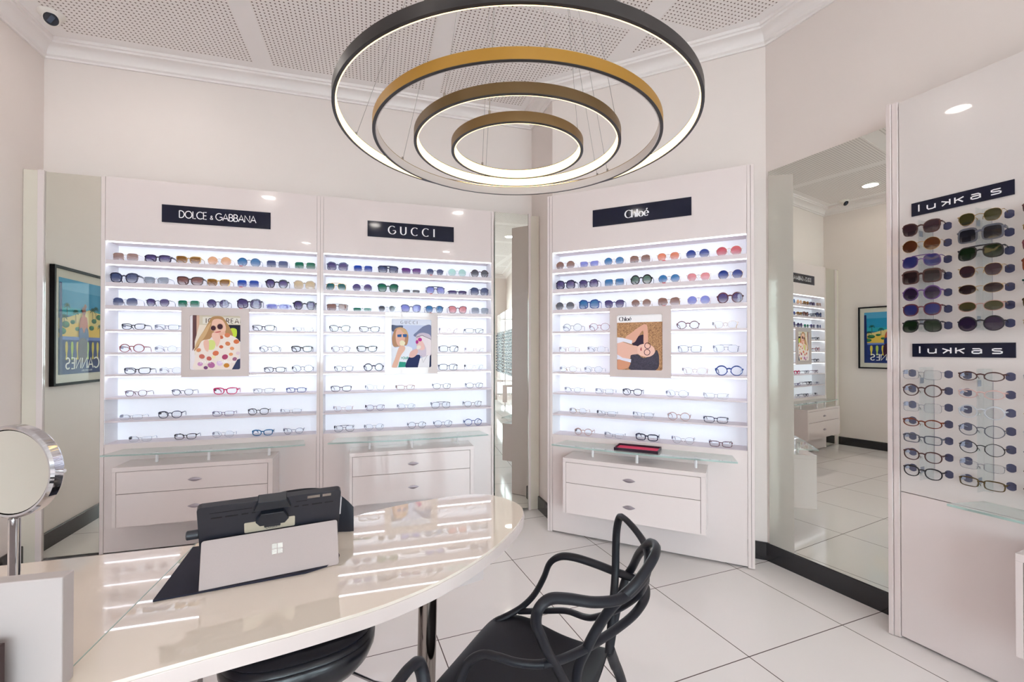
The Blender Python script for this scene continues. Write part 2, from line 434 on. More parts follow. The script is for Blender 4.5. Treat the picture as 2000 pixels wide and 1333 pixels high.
# ================================================================ ceiling lamps
LAMPG = glow('warm_lamp_diffuser', '#fff7ee', LAMP_POWER)
def downlight(x, y, label):
    t = thing('ceiling_downlight', label, 'ceiling light', (x, y, CZ-.001), 0, 'round recessed ceiling lights')
    MB().lathe([(.078, -.010), (.095, -.008), (.098, 0), (.078, 0)], 40, closed=True).build('trim_ring', pbr('lamp_trim', '#f0ece8', .4), t, smooth=40)
    MB().lathe([(.0, -.006), (.078, -.007), (.078, -.003), (0, -.003)], 40).build('diffuser', LAMPG, t)
DL = [(-1.40, .05), (-2.22, 2.40), (.15, -.49), (.96, .82), (-.55, -2.4), (1.95, -1.65), (-2.0, -1.5), (2.35, .05), (-.77, 1.73), (3.1, -3.2), (.6, -3.6)]
for x, y in DL:
    lab = 'round recessed ceiling light glowing warm white among the perforated panels'
    if (x, y) == (-2.22, 2.40): lab = 'round warm ceiling light beside the security camera, reflected in the tall right mirror'
    if (x, y) == (2.35, .05): lab = 'round warm ceiling light reflected in the narrow middle mirror'
    downlight(x, y, lab)

# security camera in the left corner
t = thing('security_camera', 'white dome security camera on the ceiling in the top left corner', 'security camera', (-2.735, 2.69, CZ), R(0))
MB().lathe([(.0, -.030), (.045, -.030), (.056, -.018), (.063, -.006), (.063, 0), (0, 0)], 40).build('base', pbr('camera_shell', '#e6dfd8', .4), t, smooth=40)
ball = MB(); ball.M = Matrix.Translation((.008, -.008, -.034)) @ Vector((.52, -.62, -.59)).to_track_quat('Z', 'Y').to_matrix().to_4x4()
ball.lathe([(0, -.040)]+[(.042*math.sin(R(a)), -.042*math.cos(R(a))) for a in range(15, 121, 15)]+[(.036, .024), (0, .024)], 36)
ball.build('housing', pbr('camera_shell', '#e6dfd8', .4), t, smooth=40)
fc = MB(); fc.M = ball.M.copy(); fc.lathe([(0, .0285), (.030, .0275), (.034, .024), (.0, .024)], 36); fc.M = ball.M @ Matrix.Translation((0, 0, .0275)) @ Matrix.Rotation(R(60), 4, 'Z')
fc.mat(1).box(-.022, .022, -.010, .010, .0, .0022)
fc.build('lens_window', [pbr('camera_glass', '#101a2c', .08), pbr('camera_inner', '#3a4658', .2)], t)

# ================================================================ chandelier of four rings
cx, cy = .018, 1.57
t = thing('ring_chandelier', 'chandelier of four nested dark bronze rings with warm light strips', 'chandelier', (cx, cy, 1.978))
BR_DK = pbr('ring_black', '#2c2828', .38, metal=.3)
BR_GD = pbr('ring_bronze_gold', '#8a661f', .42, metal=.25)
BR_DIM = pbr('ring_bronze_shaded', '#5e4826', .42, metal=.25)  # same bronze, colour darkened for the weaker light on the two inner rings
RG = glow('warm_ring_strip', '#ffdc9c', RING_POWER)
RGO = pbr('unlit_diffuser', '#d8d0cc', .5)
canopy = MB().lathe([(0, CZ-1.978-.03), (.15, CZ-1.978-.03), (.15, CZ-1.978-.001), (0, CZ-1.978-.001)], 40).build('canopy', BR_DK, t, smooth=40)
for Rr, z, side, lit, azs in ((.598, 2.050, BR_DK, 1, (172, 52, 292)), (.480, 2.000, BR_GD, 0, (38, 158, 278)), (.350, 1.992, BR_DIM, 1, (232, 352, 112)), (.226, 1.978, BR_DIM, 1, (127, 247, 7))):
    zb = z-1.978; hh = .032; wd = .013
    ring = MB().mat(0).lathe([(Rr-wd+.0032, zb), (Rr, zb), (Rr, zb+.0015)], 128)
    ring.f = [f for f in ring.f if len(f) == 4]; ring.mi = [0]*len(ring.f)
    r2 = MB(); r2.lathe([(Rr, zb+.0015), (Rr, zb+hh), (Rr-wd, zb+hh), (Rr-wd, zb+hh-.002)], 128); 
    r2.f = [f for f in r2.f if len(f) == 4]
    b0 = len(ring.v); ring.v += r2.v; ring.f += [[b0+i for i in f] for f in r2.f]; ring.mi += [1]*len(r2.f)
    ro = ring.build('ring', [BR_DK, side], t, smooth=30)
    st_ = MB().lathe([(Rr-wd, zb+.0002), (Rr-wd+.003, zb+.0002), (Rr-wd+.003, zb+hh-.002), (Rr-wd, zb+hh-.002)], 128, closed=True)
    st_.build('light_strip', RG if lit else RGO, ro, smooth=30)
    for a_ in azs:
        q = R(a_); p0 = (math.cos(q)*(Rr-wd/2), math.sin(q)*(Rr-wd/2), zb+hh); p1 = (math.cos(q)*.12, math.sin(q)*.12, CZ-1.978-.03)
        cb = MB().tube([p0, p1], .0009, 5); cb.tube([p0, (p0[0], p0[1], p0[2]+.012)], .004, 8)
        cb.build('suspension_cable', pbr('cable_grey', '#8a8380', .5), ro)

# ================================================================ eyewear
CLR = dict(gold='#b9975a', silver='#9b9ca6', navy='#20233f', black='#15151f', plum='#2d2342', brown='#4a2f2c', beige='#bfae99', lilac='#aab0de', purple='#5d3d72',
   dkgreen='#0f3a36', maroon='#5c2630', blue='#1f3f88', cyan='#2a6d9e', magenta='#c2185b', red='#9a4540', clear='#b9bac0', clearpink='#c2a29c', rosegold='#b98f84', slate='#5a6078',
   indigo='#2d2b60', tortoise='#6b2f18', olive='#4c3a1c', grey='#54555f')
FNAME = dict(plum='plum', dkgreen='dark green', clearpink='clear pink', clear='clear', rosegold='rose gold', cyan='blue and brown')
LEN = dict(tan='#9a7c74', violet='#55497a', amber='#8a5f30', peach='#e0ab84', blue='#3f77ac', slate='#4c567c', green='#1f6e56', silver='#8d95a4', rose='#855a56', cobalt='#2447a0', sand='#cdb795',
   lilac='#8289cf', purple='#643680', mint='#b4dcd6', smoke='#55565f', teal='#2f686c', pink='#d98a90', brown='#8a675e', orange='#dc8468', indigo='#34458c', red='#c95c68', moss='#5f776c',
   dkbrown='#261a1b', dkred='#322026', olive='#3a361e', dkgreenl='#162415', dkviolet='#261930', dkblue='#292b5e', copper='#4c2715', charcoal='#1d1d24')
LNAME = dict(dkbrown='dark brown', dkred='plum red', dkgreenl='deep green', dkviolet='dark violet', dkblue='blue violet', charcoal='charcoal')
SNAME = dict(ro='round', sq='square', re='rectangular', ca='cat-eye', bu='oversized butterfly', av='aviator', ge='geometric', hx='hexagonal', na='narrow', fl='flat-top', pa='panto', ov='oval')
TH = dict(k=(.0052, .005), m=(.0034, .004), t=(.0022, .003), w=(.0011, .0014), n=(.0004, .001))
SHB = dict(ro=.94, sq=.84, re=.60, ca=.72, bu=.88, av=.88, ge=.86, hx=.84, na=.42, fl=.74, pa=.84, ov=.66)
def lensmat(k, dense=.86, grad=.35): return filmglass('lens_%s_%d' % (k, int(grad*100)), LEN[k], dense, LEN[k], .02, grad=grad)
DENSE = ('dkbrown', 'dkred', 'olive', 'dkgreenl', 'dkviolet', 'dkblue', 'copper', 'charcoal')
DEMO = filmglass('demo_lens', '#f6f8fa', .05, '#f2f4f8', .0)
def outline(sh, a, b, n=26):
    if sh in ('ge', 'hx'):
        P = {'hx': [(1, .12), (.62, 1), (-.55, 1), (-1, .25), (-.62, -.92), (.5, -1)], 'ge': [(1.02, .95), (-.35, 1), (-1, .35), (-.72, -.9), (.55, -1), (1.0, -.35)]}[sh]
        out = []
        for i in range(len(P)):
            p0, p1, p2 = P[i-1], P[i], P[(i+1) % len(P)]
            for t in (-.30, -.12, 0, .12, .30):
                q = p0 if t < 0 else p2; f = abs(t)
                r = 1-.10*(1-f/.3)
                out.append(((p1[0]+(q[0]-p1[0])*f)*a*r, (p1[1]+(q[1]-p1[1])*f)*b*r))
        return out
    e = dict(ro=2., sq=4.2, re=4., ca=2.8, bu=3., av=2.7, na=4.5, fl=4.5, pa=2.4, ov=2.1)[sh]; out = []
    for k in range(n):
        q = 2*math.pi*k/n; c, s = math.cos(q), math.sin(q)
        x = math.copysign(abs(c)**(2/e), c); y = math.copysign(abs(s)**(2/e), s)
        if sh == 'ca':
            if y > 0: y += .38*max(0, x)**2.2; x *= 1.04
            x *= 1+.05*y
        elif sh == 'bu': x += .10*(-y)*(.5) if x > 0 else .06*y; y = y*(1.02 if x > 0 else .94)
        elif sh == 'av':
            x += .12*(-y); y = min(y, .93) if x > -.4 else y*.96
        elif sh == 'pa': x *= 1+.08*y
        elif sh == 'fl': y = min(y, .96); x *= 1+.05*y
        elif sh == 're': x *= 1+.05*y
        out.append((x*a, y*b))
    return out
FM = {}
def fmat(k):
    r = dict(gold=(.25, .9), silver=(.25, .9), rosegold=(.3, .8), slate=(.35, .5))
    ro_, me_ = r.get(k, (.18, 0)); return pbr('frame_'+k, CLR[k], ro_, metal=me_)
TAGM = pbr('security_tag_grey', '#9ea3b8', .4); TAGD = pbr('security_tag_dark', '#1c1e2c', .4)
def eyewear(label, loc, rz, w, sh, st, fc_, lc=None, L=.122, group=None, tagk=0, yaw=0., lift=0., floor=True):
    sun = lc is not None
    t_, dp = TH[st]; g = .017 if sh in ('sq', 'na', 'bu', 'ge', 'ca', 're', 'fl') else .021
    lw = (w-g-.004)/2; a = lw/2-t_*.5; b = SHB[sh]*lw/2*(1.0 if sun else (.86 if sh in ('ro', 'pa', 'hx', 'av') else .80))
    if not sun and sh == 're': b *= 1.12
    root = thing('sunglasses' if sun else 'eyeglasses', label, 'sunglasses' if sun else 'glasses', loc, rz+yaw, group)
    zc = b+t_+lift; cv = lambda x: 1.1*x*x
    mb = MB(); ol = outline(sh, a, b); n = len(ol); cxs = g/2+t_*.5+a
    for sgn in (1, -1):
        vs = []
        for sc_, y in ((0, 0), (1, 0), (1, dp), (0, dp)):
            for x, z in ol:
                l = math.hypot(x, z) or 1; X = cxs+x+x/l*t_*sc_; Z = zc+z+z/l*t_*sc_*(1.5 if z > 0 and st in 'km' else 1)
                vs.append((sgn*X, y+cv(X), Z))
        fs = [[r_*n+i, r_*n+(i+1) % n, ((r_+1) % 4)*n+(i+1) % n, ((r_+1) % 4)*n+i] for r_ in range(4) for i in range(n)]
        mb.add(vs, fs)
    br = max(t_*.9, .0012)
    zb_ = zc+b*(.45 if sh not in ('av', 'fl') else .3)
    mb.tube([(-g/2-.003, .001+dp/2, zb_-.001), (-g/4, dp/2, zb_+.002), (0, dp/2, zb_+.003), (g/4, dp/2, zb_+.002), (g/2+.003, .001+dp/2, zb_-.001)], br, 6)
    if sh in ('av', 'fl'): mb.tube([(-a*1.2, dp/2+.0015, zc+b+t_*.4), (0, dp/2, zc+b+t_*.6), (a*1.2, dp/2+.0015, zc+b+t_*.4)], br, 6)
    zh = zc+b*(.62 if sh != 'ro' else .35); xe = w/2
    for sgn in (1, -1):
        mb.tube([(sgn*(xe-.006), cv(xe-.006)+dp/2, zh), (sgn*xe, cv(xe)+dp*.6, zh+.0008), (sgn*(xe+.001), cv(xe)+dp+.003, zh)], max(t_*.9, .0012), 6)
        if not sun or st in 'wn':   # nose pads
            mb.tube([(sgn*(g/2+.001), dp, zc+.001), (sgn*(g/2-.002), dp+.006, zc-.004), (sgn*(g/2-.003), dp+.006, zc-.010)], .0011, 5)
    mb.build('frame', fmat(fc_), root, smooth=35)
    for sgn in (1, -1):
        lb = MB(); vs = [(sgn*x, cv(cxs+x)-cv(cxs), z) for x, z in ol]
        lb.add([(0, -.0006, 0)]+vs, [[0, 1+i, 1+(i+1) % n] for i in range(n)])
        lo = lb.build('lens', (lensmat(lc, .95, .82) if lc in DENSE else lensmat(lc)) if sun else DEMO, root, smooth=60); lo.location = (sgn*cxs, cv(cxs)+dp*.45, zc)
    tw = max(TH[st][0]*.9, .0012); hgt = {'k': .0075, 'm': .0042, 't': .0026, 'w': .0011, 'n': .0011}[st]
    y0 = cv(xe)+dp+.002
    ze = .004 if floor else zh-.03
    for sgn in (1, -1):
        if L < .07: pts = [(sgn*(xe+.001), y0, zh), (sgn*(xe-.001), y0+L*.3, zh), (sgn*(xe-.003), y0+L*.6, zh-.001), (sgn*(xe-.006), y0+L*.85, zh-.003), (sgn*(xe-.008), y0+L, zh-.005)]
        else: pts = [(sgn*(xe+.001), y0, zh), (sgn*(xe-.001), y0+L*.4, zh+.0005), (sgn*(xe-.005), y0+L*.72, zh-.002), (sgn*(xe-.010), y0+L*.9, zh-.012), (sgn*(xe-.013), y0+L, max(ze, zh-.032))]
        tb = MB().tube(pts, [(hgt, tw*.45), (hgt*.8, tw*.45), (hgt*.65, tw*.5), (max(.002, hgt*.55), .0016), (max(.002, hgt*.5), .0016)], 6)
        to = tb.build('temple', fmat(fc_), root, smooth=40)
        if tagk and sgn == (-1 if tagk != 3 else 1):
            MB().box(sgn*(xe)-.004, sgn*(xe)+.004, y0+.012, y0+.034, zh-.012, zh+.006).build('security_tag', TAGD if tagk == 2 else TAGM, root, bevel=.001)
    return root
STOCK = {
'left':[
 '0.108 0.140 sq n gold tan|0.285 0.149 re k plum violet|0.460 0.142 ca m gold amber|0.641 0.145 ro w gold peach|0.821 0.145 ro t navy blue|0.999 0.139 sq w silver slate|1.179 0.139 sq n gold green',
 '0.100 0.149 ge k navy slate|0.278 0.138 ca t silver silver|0.469 0.152 ca k brown rose|0.637 0.138 ca m gold amber|0.816 0.137 sq n silver cobalt|0.996 0.147 hx k black violet|1.175 0.137 bu k beige sand',
 '0.107 0.138 bu n silver slate|0.286 0.136 hx t black violet|0.463 0.125 sq n gold green|0.634 0.131 ro m plum violet|0.824 0.153 bu k plum violet|1.006 0.157 na k lilac lilac|1.177 0.156 hx k black violet',
 '0.152 0.129 ca m black|0.338 0.137 re t slate|0.913 0.139 ca m black|1.164 0.118 re w silver',
 '0.144 0.139 ro m red|0.333 0.129 ro w silver|0.952 0.127 ro t black|1.159 0.135 ca k black',
 '0.175 0.143 ca m black|0.360 0.108 ro w silver|0.984 0.134 re m black|1.165 0.139 ro t navy',
 '0.164 0.125 hx t maroon|0.425 0.130 hx t navy|0.677 0.143 ca k magenta|0.911 0.114 re m clear|1.121 0.117 re m blue',
 '0.138 0.124 re w silver|0.354 0.134 pa m navy|0.665 0.132 re t purple|0.880 0.130 pa m black|1.088 0.135 re w silver',
 '0.189 0.114 ca w silver|0.442 0.124 ca m black|0.665 0.132 ro w silver|0.907 0.121 ca k cyan|1.106 0.132 hx t slate',
],
'middle':[
 '1.397 0.141 bu k slate violet|1.575 0.134 sq n silver cobalt|1.755 0.143 fl k navy slate|1.926 0.142 ca t purple purple|2.106 0.133 hx t navy slate|2.279 0.145 ro w silver mint|2.461 0.141 ro m brown smoke',
 '1.388 0.138 av t gold teal|1.569 0.140 ro n silver violet|1.754 0.147 ge k dkgreen green|1.926 0.127 na t silver smoke|2.109 0.142 av m navy lilac|2.282 0.145 na m plum violet|2.459 0.146 bu m navy slate',
 '1.397 0.145 fl t brown brown|1.571 0.131 na t silver green|1.746 0.126 hx t silver smoke|1.924 0.146 ge m navy lilac|2.101 0.142 hx m navy blue|2.284 0.143 ge m maroon pink|2.463 0.141 sq n silver silver',
 '1.414 0.141 ge m black|1.621 0.143 ca m black|2.215 0.138 hx w rosegold|2.418 0.148 re t black',
 '1.422 0.128 ro t maroon|1.604 0.141 ca k black|2.214 0.147 sq m black|2.422 0.144 re w rosegold',
 '1.443 0.130 pa t navy|1.651 0.139 ro k navy|2.210 0.144 sq m navy|2.418 0.144 hx w silver',
 '1.423 0.141 ca m plum|1.662 0.141 ro w silver|1.885 0.136 re m clearpink|2.161 0.138 pa t black|2.422 0.135 pa t navy',
 '1.439 0.136 hx w rosegold|1.663 0.135 pa t purple|1.891 0.132 ro w slate|2.154 0.145 av t navy|2.409 0.144 hx t brown',
 '1.446 0.136 av t navy|1.657 0.139 ro w slate|1.971 0.136 ro t navy|2.172 0.141 ro t slate|2.411 0.140 ro m blue',
],
'right':[
 '0.124 0.141 ro w gold brown|0.300 0.131 ca w rosegold lilac|0.474 0.136 ro w gold blue|0.647 0.135 bu w gold brown|0.826 0.143 hx w gold orange|1.003 0.139 ro w silver indigo|1.181 0.143 ro w gold red',
 '0.125 0.140 bu k navy violet|0.295 0.136 bu m navy violet|0.475 0.136 sq w gold blue|0.654 0.138 ro k black moss|0.831 0.135 ro w gold blue|1.008 0.141 hx w gold pink|1.189 0.141 ro w gold indigo',
 '0.121 0.140 ro w gold smoke|0.298 0.142 bu k blue blue|0.475 0.130 ge m indigo violet|0.654 0.127 ro w gold brown|0.829 0.137 bu w gold brown|1.008 0.136 ro w rosegold lilac|1.187 0.143 ro k maroon violet',
 '0.175 0.140 ro m clear|0.371 0.144 ro t red|0.945 0.133 ro m maroon|1.161 0.143 hx w gold',
 '0.139 0.116 bu w rosegold|0.349 0.126 bu w silver|0.955 0.139 sq t slate|1.164 0.144 av w slate',
 '0.144 0.131 ro w gold|0.328 0.132 ro w silver|0.985 0.149 hx w rosegold|1.180 0.150 ro k blue',
 '0.174 0.124 hx w silver|0.402 0.125 sq w slate|0.592 0.114 pa m navy|0.876 0.136 ro w slate|1.106 0.142 re t clear',
 '0.212 0.125 ro w gold|0.417 0.135 re w slate|0.662 0.131 sq w slate|0.887 0.136 ro m clearpink|1.104 0.139 re m navy',
 '0.251 0.126 ro m clearpink|0.468 0.131 re w slate|0.686 0.143 re k navy|0.914 0.138 hx w maroon|1.133 0.129 re m maroon',
],
}
# ================================================================ display units
SHELVES = [(1.880, .028), (1.736, .028), (1.588, .025), (1.434, .014), (1.286, .014), (1.143, .012), (.996, .011), (.847, .011)]
ROWZ = [1.880, 1.736, 1.588, 1.434, 1.286, 1.143, .996, .847, .700]
ORD = ['first', 'second', 'third', 'fourth', 'fifth', 'sixth', 'seventh', 'eighth', 'ninth']
ROWN = ['top', 'second', 'third', 'fourth', 'fifth', 'sixth', 'seventh', 'eighth', 'bottom']
def display_unit(side, P, ang, s0, Wd, post, stock):
    d = Vector((math.cos(ang), math.sin(ang))); p = P+d*s0; D = .172
    t = thing('display_unit', 'tall glossy white eyewear display unit with backlit shelves, %s of the three' % side, 'display unit', (p.x, p.y, 0), ang, 'backlit display units')
    x0, x1 = post, Wd-post
    for a, b in ((0, post), (Wd-post, Wd)):
        mb = MB(); mb.box(a, b, -.002, D, .004, 2.41)
        if post > .03:
            k = a+.018 if a == 0 else b-.018
            mb.mat(1).box(k-.001, k+.001, -.0028, -.001, .01, 2.405)
        mb.build('side_panel', [LAM, DARKGAP], t, bevel=.001)
    box('fascia', LAM, t, x0+.0015, x1-.0015, 0, .018, 2.0, 2.41, bevel=.0008)
    box('lower_panel', LAM, t, x0+.0015, x1-.0015, 0, .018, .012, .698, bevel=.0008)
    box('niche_floor', SHELFM, t, x0, x1, .001, D-.012, .68, .70)
    box('niche_top', SHELFM, t, x0, x1, .018, D-.012, 2.0, 2.015)
    box('back_panel', BACK, t, x0, x1, D-.012, D, .69, 2.02)
    for sx in (x0, x1-.002): box('niche_lining', NICHE, t, sx, sx+.002, .002, D-.012, .70, 2.0)
    for z, th in SHELVES:
        box('shelf', SHELFM, t, x0+.002, x1-.002, .001, D-.013, z-th, z, bevel=.0008)
    for k, zz in enumerate([2.0]+[a-b for a, b in SHELVES[:6]]):
        box('light_strip', STRIP, t, x0+.004, x1-.004, .012, .020, zz-.0055, zz-.001)
    for z in ROWZ[:3]: box('red_marker', RED, t, x0+.757, x0+.777, -.001, .002, z-.005, z+.0005)
    off = s0
    for r_, row in enumerate(stock):
        its = row.split('|'); z = ROWZ[r_]
        for i, e in enumerate(its):
            q = e.split(); s, w, sh, st, fc_ = float(q[0])-off, float(q[1]), q[2], q[3], q[4]; lc = q[5] if len(q) > 5 else None
            w = max(.128, min(.150, w))
            fn = FNAME.get(fc_, fc_); stn = {'k': 'thick ', 'm': '', 't': 'thin ', 'w': 'wire ', 'n': 'rimless '}[st]
            pos = 'leftmost' if i == 0 else ('rightmost' if i == len(its)-1 else ORD[i]+' from left')
            where = '%s, %s shelf, %s display' % (pos, ROWN[r_], side)
            if lc: lab = '%s %s sunglasses, %s%s frame, %s' % (LNAME.get(lc, lc), SNAME[sh], stn, fn, where)
            else: lab = '%s%s %s eyeglasses, %s' % (stn, fn, SNAME[sh], where)
            yy = .030 if r_ < 6 else .042
            pp = p+d*s-Vector((d.y, -d.x))*yy
            eyewear(lab, (pp.x, pp.y, z+.0004), ang, w, sh, st, fc_, lc, L=.112 if r_ < 6 else .104, group='glasses on the %s shelf of the %s display' % (ROWN[r_], side),
                    tagk=0 if lc else (2 if (i+r_) % 7 == 1 else 1), yaw=R(random.uniform(-2.5, 2.5)))
            if lc:
                box('support_post', ACRYL, t, s-.004, s+.004, yy+.008, yy+.014, z, z+.047)
    return t
D0 = Vector((-2.604, 2.890)); dD = U
uL = display_unit('left', D0, AW, -.008, 1.291, .021, STOCK['left'])
uM = display_unit('middle', D0, AW, 1.284, 1.284, .020, STOCK['middle'])
uR = display_unit('right', C0, AC, 0.0, 1.3165, .037, STOCK['right'])

def on_wall(P, ang, s, d=0., z=0.):
    """point s metres along a front plane, d metres into the room"""
    e = Vector((math.cos(ang), math.sin(ang))); q = P+e*s+Vector((e.y, -e.x))*d; return (q.x, q.y, z)
def sign(P, ang, s0, s1, z0, z1, draw, label):
    o = thing('sign', label, 'sign', on_wall(P, ang, s0, 0, z0), ang)
    box('board', NAVY, o, 0, s1-s0, -.0055, -.0005, 0, z1-z0, bevel=.0006)
    mb = MB(); draw(mb, s1-s0, z1-z0); mb.build('lettering', WHITE, o)
def dg(mb, w, h):
    H = .046; y = -.0062
    tw = text_width('DOLCE', H, .96, .03)+.018+text_width('&', H*.55, 1, 0)+.014+text_width('GABBANA', H, .96, .03); x = (w-tw)/2+.004; z = (h-H)/2+.001
    x = strokes(mb, 'DOLCE', x, z, H, .96, .115, track=.03, y=y)+.018
    x = strokes(mb, '&', x, z+.001, H*.55, 1, .13, y=y)+.014
    strokes(mb, 'GABBANA', x, z, H, .96, .115, track=.03, y=y)
def gu(mb, w, h, H=.060, y=-.0062, sx=.98, x=None):
    tw = text_width('GUCCI', H, sx, .56); x = (w-tw)/2 if x is None else x
    strokes(mb, 'GUCCI', x, (h-H)/2, H, sx, .17, .055, .56, y, serif=.10)
def chl(mb, w, h, H=.050, y=-.0062, x=None, z=None):
    tw = text_width('Chloé', H, 1, .03); x = (w-tw)/2-.02 if x is None else x
    strokes(mb, 'Chloé', x, (h-H)/2 if z is None else z, H, 1, .19, .06, .03, y, serif=.10)
def lk(mb, w, h):
    x = .028; H = .030
    for g_, dx in (('wl', .016), ('wu', .047), ('wr', .096), ('wk', .139), ('wa', .190), ('ws', .249)):
        strokes(mb, [g_], dx+.008, h/2-.013+(.0), H, 1.05, .17, .15, 0, -.0062)
sign(D0, AW, .320, .9625, 2.1425, 2.2585, dg, 'dark navy sign with white sans-serif lettering above the left display shelves')
sign(D0, AW, 1.606, 2.246, 2.141, 2.2575, gu, 'dark navy sign with widely spaced white capitals above the middle display shelves')
sign(C0, AC, .336, .971, 2.1475, 2.2635, chl, 'dark navy sign with bold white serif lettering above the right display shelves')

# -------- drawer cabinets and glass ledges
def handle(parent, x, z, y=-.2215):
    mb = MB(); n = 14; P = [(x-.039+.078*i/n, z+.0125*math.sin(math.pi*i/n)) for i in range(n+1)]+[(x+.039-.078*i/n, z-.0125*math.sin(math.pi*i/n)) for i in range(1, n)]
    mb.prism(P, y-.004, y, 'y'); mb.add([(x, y-.0095, z)]+[(p[0], y-.004, p[1]) for p in P], [[0, 1+i, 1+(i+1) % len(P)] for i in range(len(P))])
    return mb.build('handle', pbr('handle_grey', '#a39aa2', .35, metal=.7), parent, smooth=20)
def drawer_cabinet(label, P, ang, s0, Wd=.865, dep=.22, dl=.021, dr=.029):
    o = thing('drawer_cabinet', label, 'drawer cabinet', on_wall(P, ang, s0, .0015, 0), ang)
    b = MB(); b.box(0, Wd, -dep, 0, .568, .594); b.box(0, dl-.002, -dep, 0, .236, .5679); b.box(Wd-dr+.002, Wd, -dep, 0, .236, .5679)
    b.mat(1).box(dl-.0019, Wd-dr+.0019, -dep+.016, -.0, .238, .5678)
    b.build('body', [LAM, DARKGAP], o, bevel=.0008)
    for z0, z1, hz in ((.4355, .5660, .496), (.2365, .4325, .331)):
        dd = box('drawer', LAM, o, dl, Wd-dr, -dep-.0005, -dep+.0155, z0, z1, bevel=.0008); handle(dd, (dl+Wd-dr)/2+.0, hz, -dep-.0005)
    return o
drawer_cabinet('white gloss two-drawer cabinet hung under the left display shelves', D0, AW, .157)
drawer_cabinet('white gloss two-drawer cabinet hung under the middle display shelves', D0, AW, 1.494)
drawer_cabinet('white gloss two-drawer cabinet hung under the right display shelves', C0, AC, .196)
def glass_ledge(label, P, ang, s0, Wd, bow=.032, dep=.172, z=.656, th=.009, sup=True):
    o = thing('glass_shelf', label, 'glass shelf', on_wall(P, ang, s0, .0015, z), ang)
    n = 18; poly = [(.045, 0), (0, -dep+.0)]+[(Wd*i/n, -dep-bow*math.sin(math.pi*i/n)) for i in range(1, n)]+[(Wd, -dep), (Wd-.03, 0)]
    MB().prism(poly, 0, th).build('pane', [SHGLASS], o)
    e = MB().prism([(p[0], p[1]) for p in poly[1:-1]]+[(p[0], p[1]+.0012) for p in poly[1:-1]][::-1], .0005, th-.0005)
    e.build('polished_edge', SHEDGE, o)
    if sup:
        for x in (Wd*.24, Wd*.50, Wd*.80):
            m_ = MB(); m_.M = Matrix.Translation((x, -.125 if x != Wd*.5 else -.16, 0)); m_.lathe([(.0085, -.0605), (.0085, -.0005), (.0, -.0005)], 16); m_.build('support_peg', pbr('white_peg', '#e8e4e6', .3), o, smooth=40)
            m2 = MB(); m2.M = Matrix.Translation((x, -.13, 0)); m2.lathe([(0, th+.001), (.007, th+.001), (.007, th)], 14); m2.build('fixing_cap', STEEL, o)
    return o
glass_ledge('long greenish glass ledge under the left backlit shelves', D0, AW, .075, 1.135)
glass_ledge('long greenish glass ledge under the middle backlit shelves', D0, AW, 1.352, 1.130)
gR = glass_ledge('long greenish glass ledge under the right backlit shelves', C0, AC, .098, 1.128)
# pink-lined tray on the right ledge
o = thing('display_tray', 'small black tray with pink felt lining on the right glass ledge', 'tray', on_wall(C0, AC, .52, .10, .6655), AC)
mb = MB(); w, l, hh, t_ = .27, .148, .018, .006
mb.mat(0).box(0, w, -l/2, l/2, 0, .004)
for a in ((0, w, -l/2, -l/2+t_), (0, w, l/2-t_, l/2), (0, t_, -l/2+t_, l/2-t_), (w-t_, w, -l/2+t_, l/2-t_)): mb.box(*a, .004, hh)
mb.build('tray_body', pbr('tray_black', '#2a1426', .4), o, bevel=.0008)
box('felt_lining', pbr('pink_felt', '#e8466c', .9, noise=.08, nscale=300), o, t_, w-t_, -l/2+t_, l/2-t_, .0041, .0065)

# ================================================================ pictures (flat printed sheets)
class Art:
    """flat print on the x-z plane facing -y; colours become materials, later shapes lie 0.05 mm in front"""
    def __init__(s, w, h, y): s.mb = MB(); s.m = []; s.w = w; s.h = h; s.y = y; s.k = 0; s.clip = True
    def c(s, col):
        if isinstance(col, str): col = pbr('print_'+col, col, .55, spec=.12)
        if col not in s.m: s.m.append(col)
        return s.m.index(col)
    def poly(s, col, pts):
        s.mb.mat(s.c(col)); s.k += 1; y = s.y-.00006*s.k
        P = [(min(1, max(0, p[0])), min(1, max(0, p[1]))) for p in pts]
        bm = [Vector((p[0]*s.w, y, p[1]*s.h)) for p in P]
        from mathutils.geometry import tessellate_polygon
        tr = tessellate_polygon([bm]); s.mb.add(bm, [list(t) for t in tr]); return s
    def rect(s, col, a, b, c, d): return s.poly(col, [(a, b), (c, b), (c, d), (a, d)])
    def ell(s, col, cx, cy, rx, ry, a=0, n=20):
        ca, sa = math.cos(R(a)), math.sin(R(a)); k = s.w/s.h
        return s.poly(col, [(cx+(rx*math.cos(2*math.pi*i/n)*ca-ry/k*math.sin(2*math.pi*i/n)*sa), cy+(rx*math.cos(2*math.pi*i/n)*sa*k+ry*math.sin(2*math.pi*i/n)*ca)) for i in range(n)])
    def blob(s, col, pts, n=5): return s.poly(col, [(p.x, p.y) for p in spline([(a, b, 0) for a, b in pts], n, True)])
    def line(s, col, pts, t):
        k = s.w/s.h; L = []; Rr = []
        for i, p in enumerate(pts):
            a = pts[max(0, i-1)]; b = pts[min(len(pts)-1, i+1)]; dx, dz = (b[0]-a[0]), (b[1]-a[1])/k; l = math.hypot(dx, dz) or 1
            L.append((p[0]-dz/l*t, p[1]+dx/l*t*k)); Rr.append((p[0]+dz/l*t, p[1]-dx/l*t*k))
        return s.poly(col, L+Rr[::-1])
    def text(s, col, txt, x, z, H, **kw):
        s.mb.mat(s.c(col)); s.k += 1; strokes(s.mb, txt, x*s.w, z*s.h, H*s.h, y=s.y-.00006*s.k, dy=0, **kw); return s
    def build(s, name, parent): return s.mb.build(name, s.m, parent)
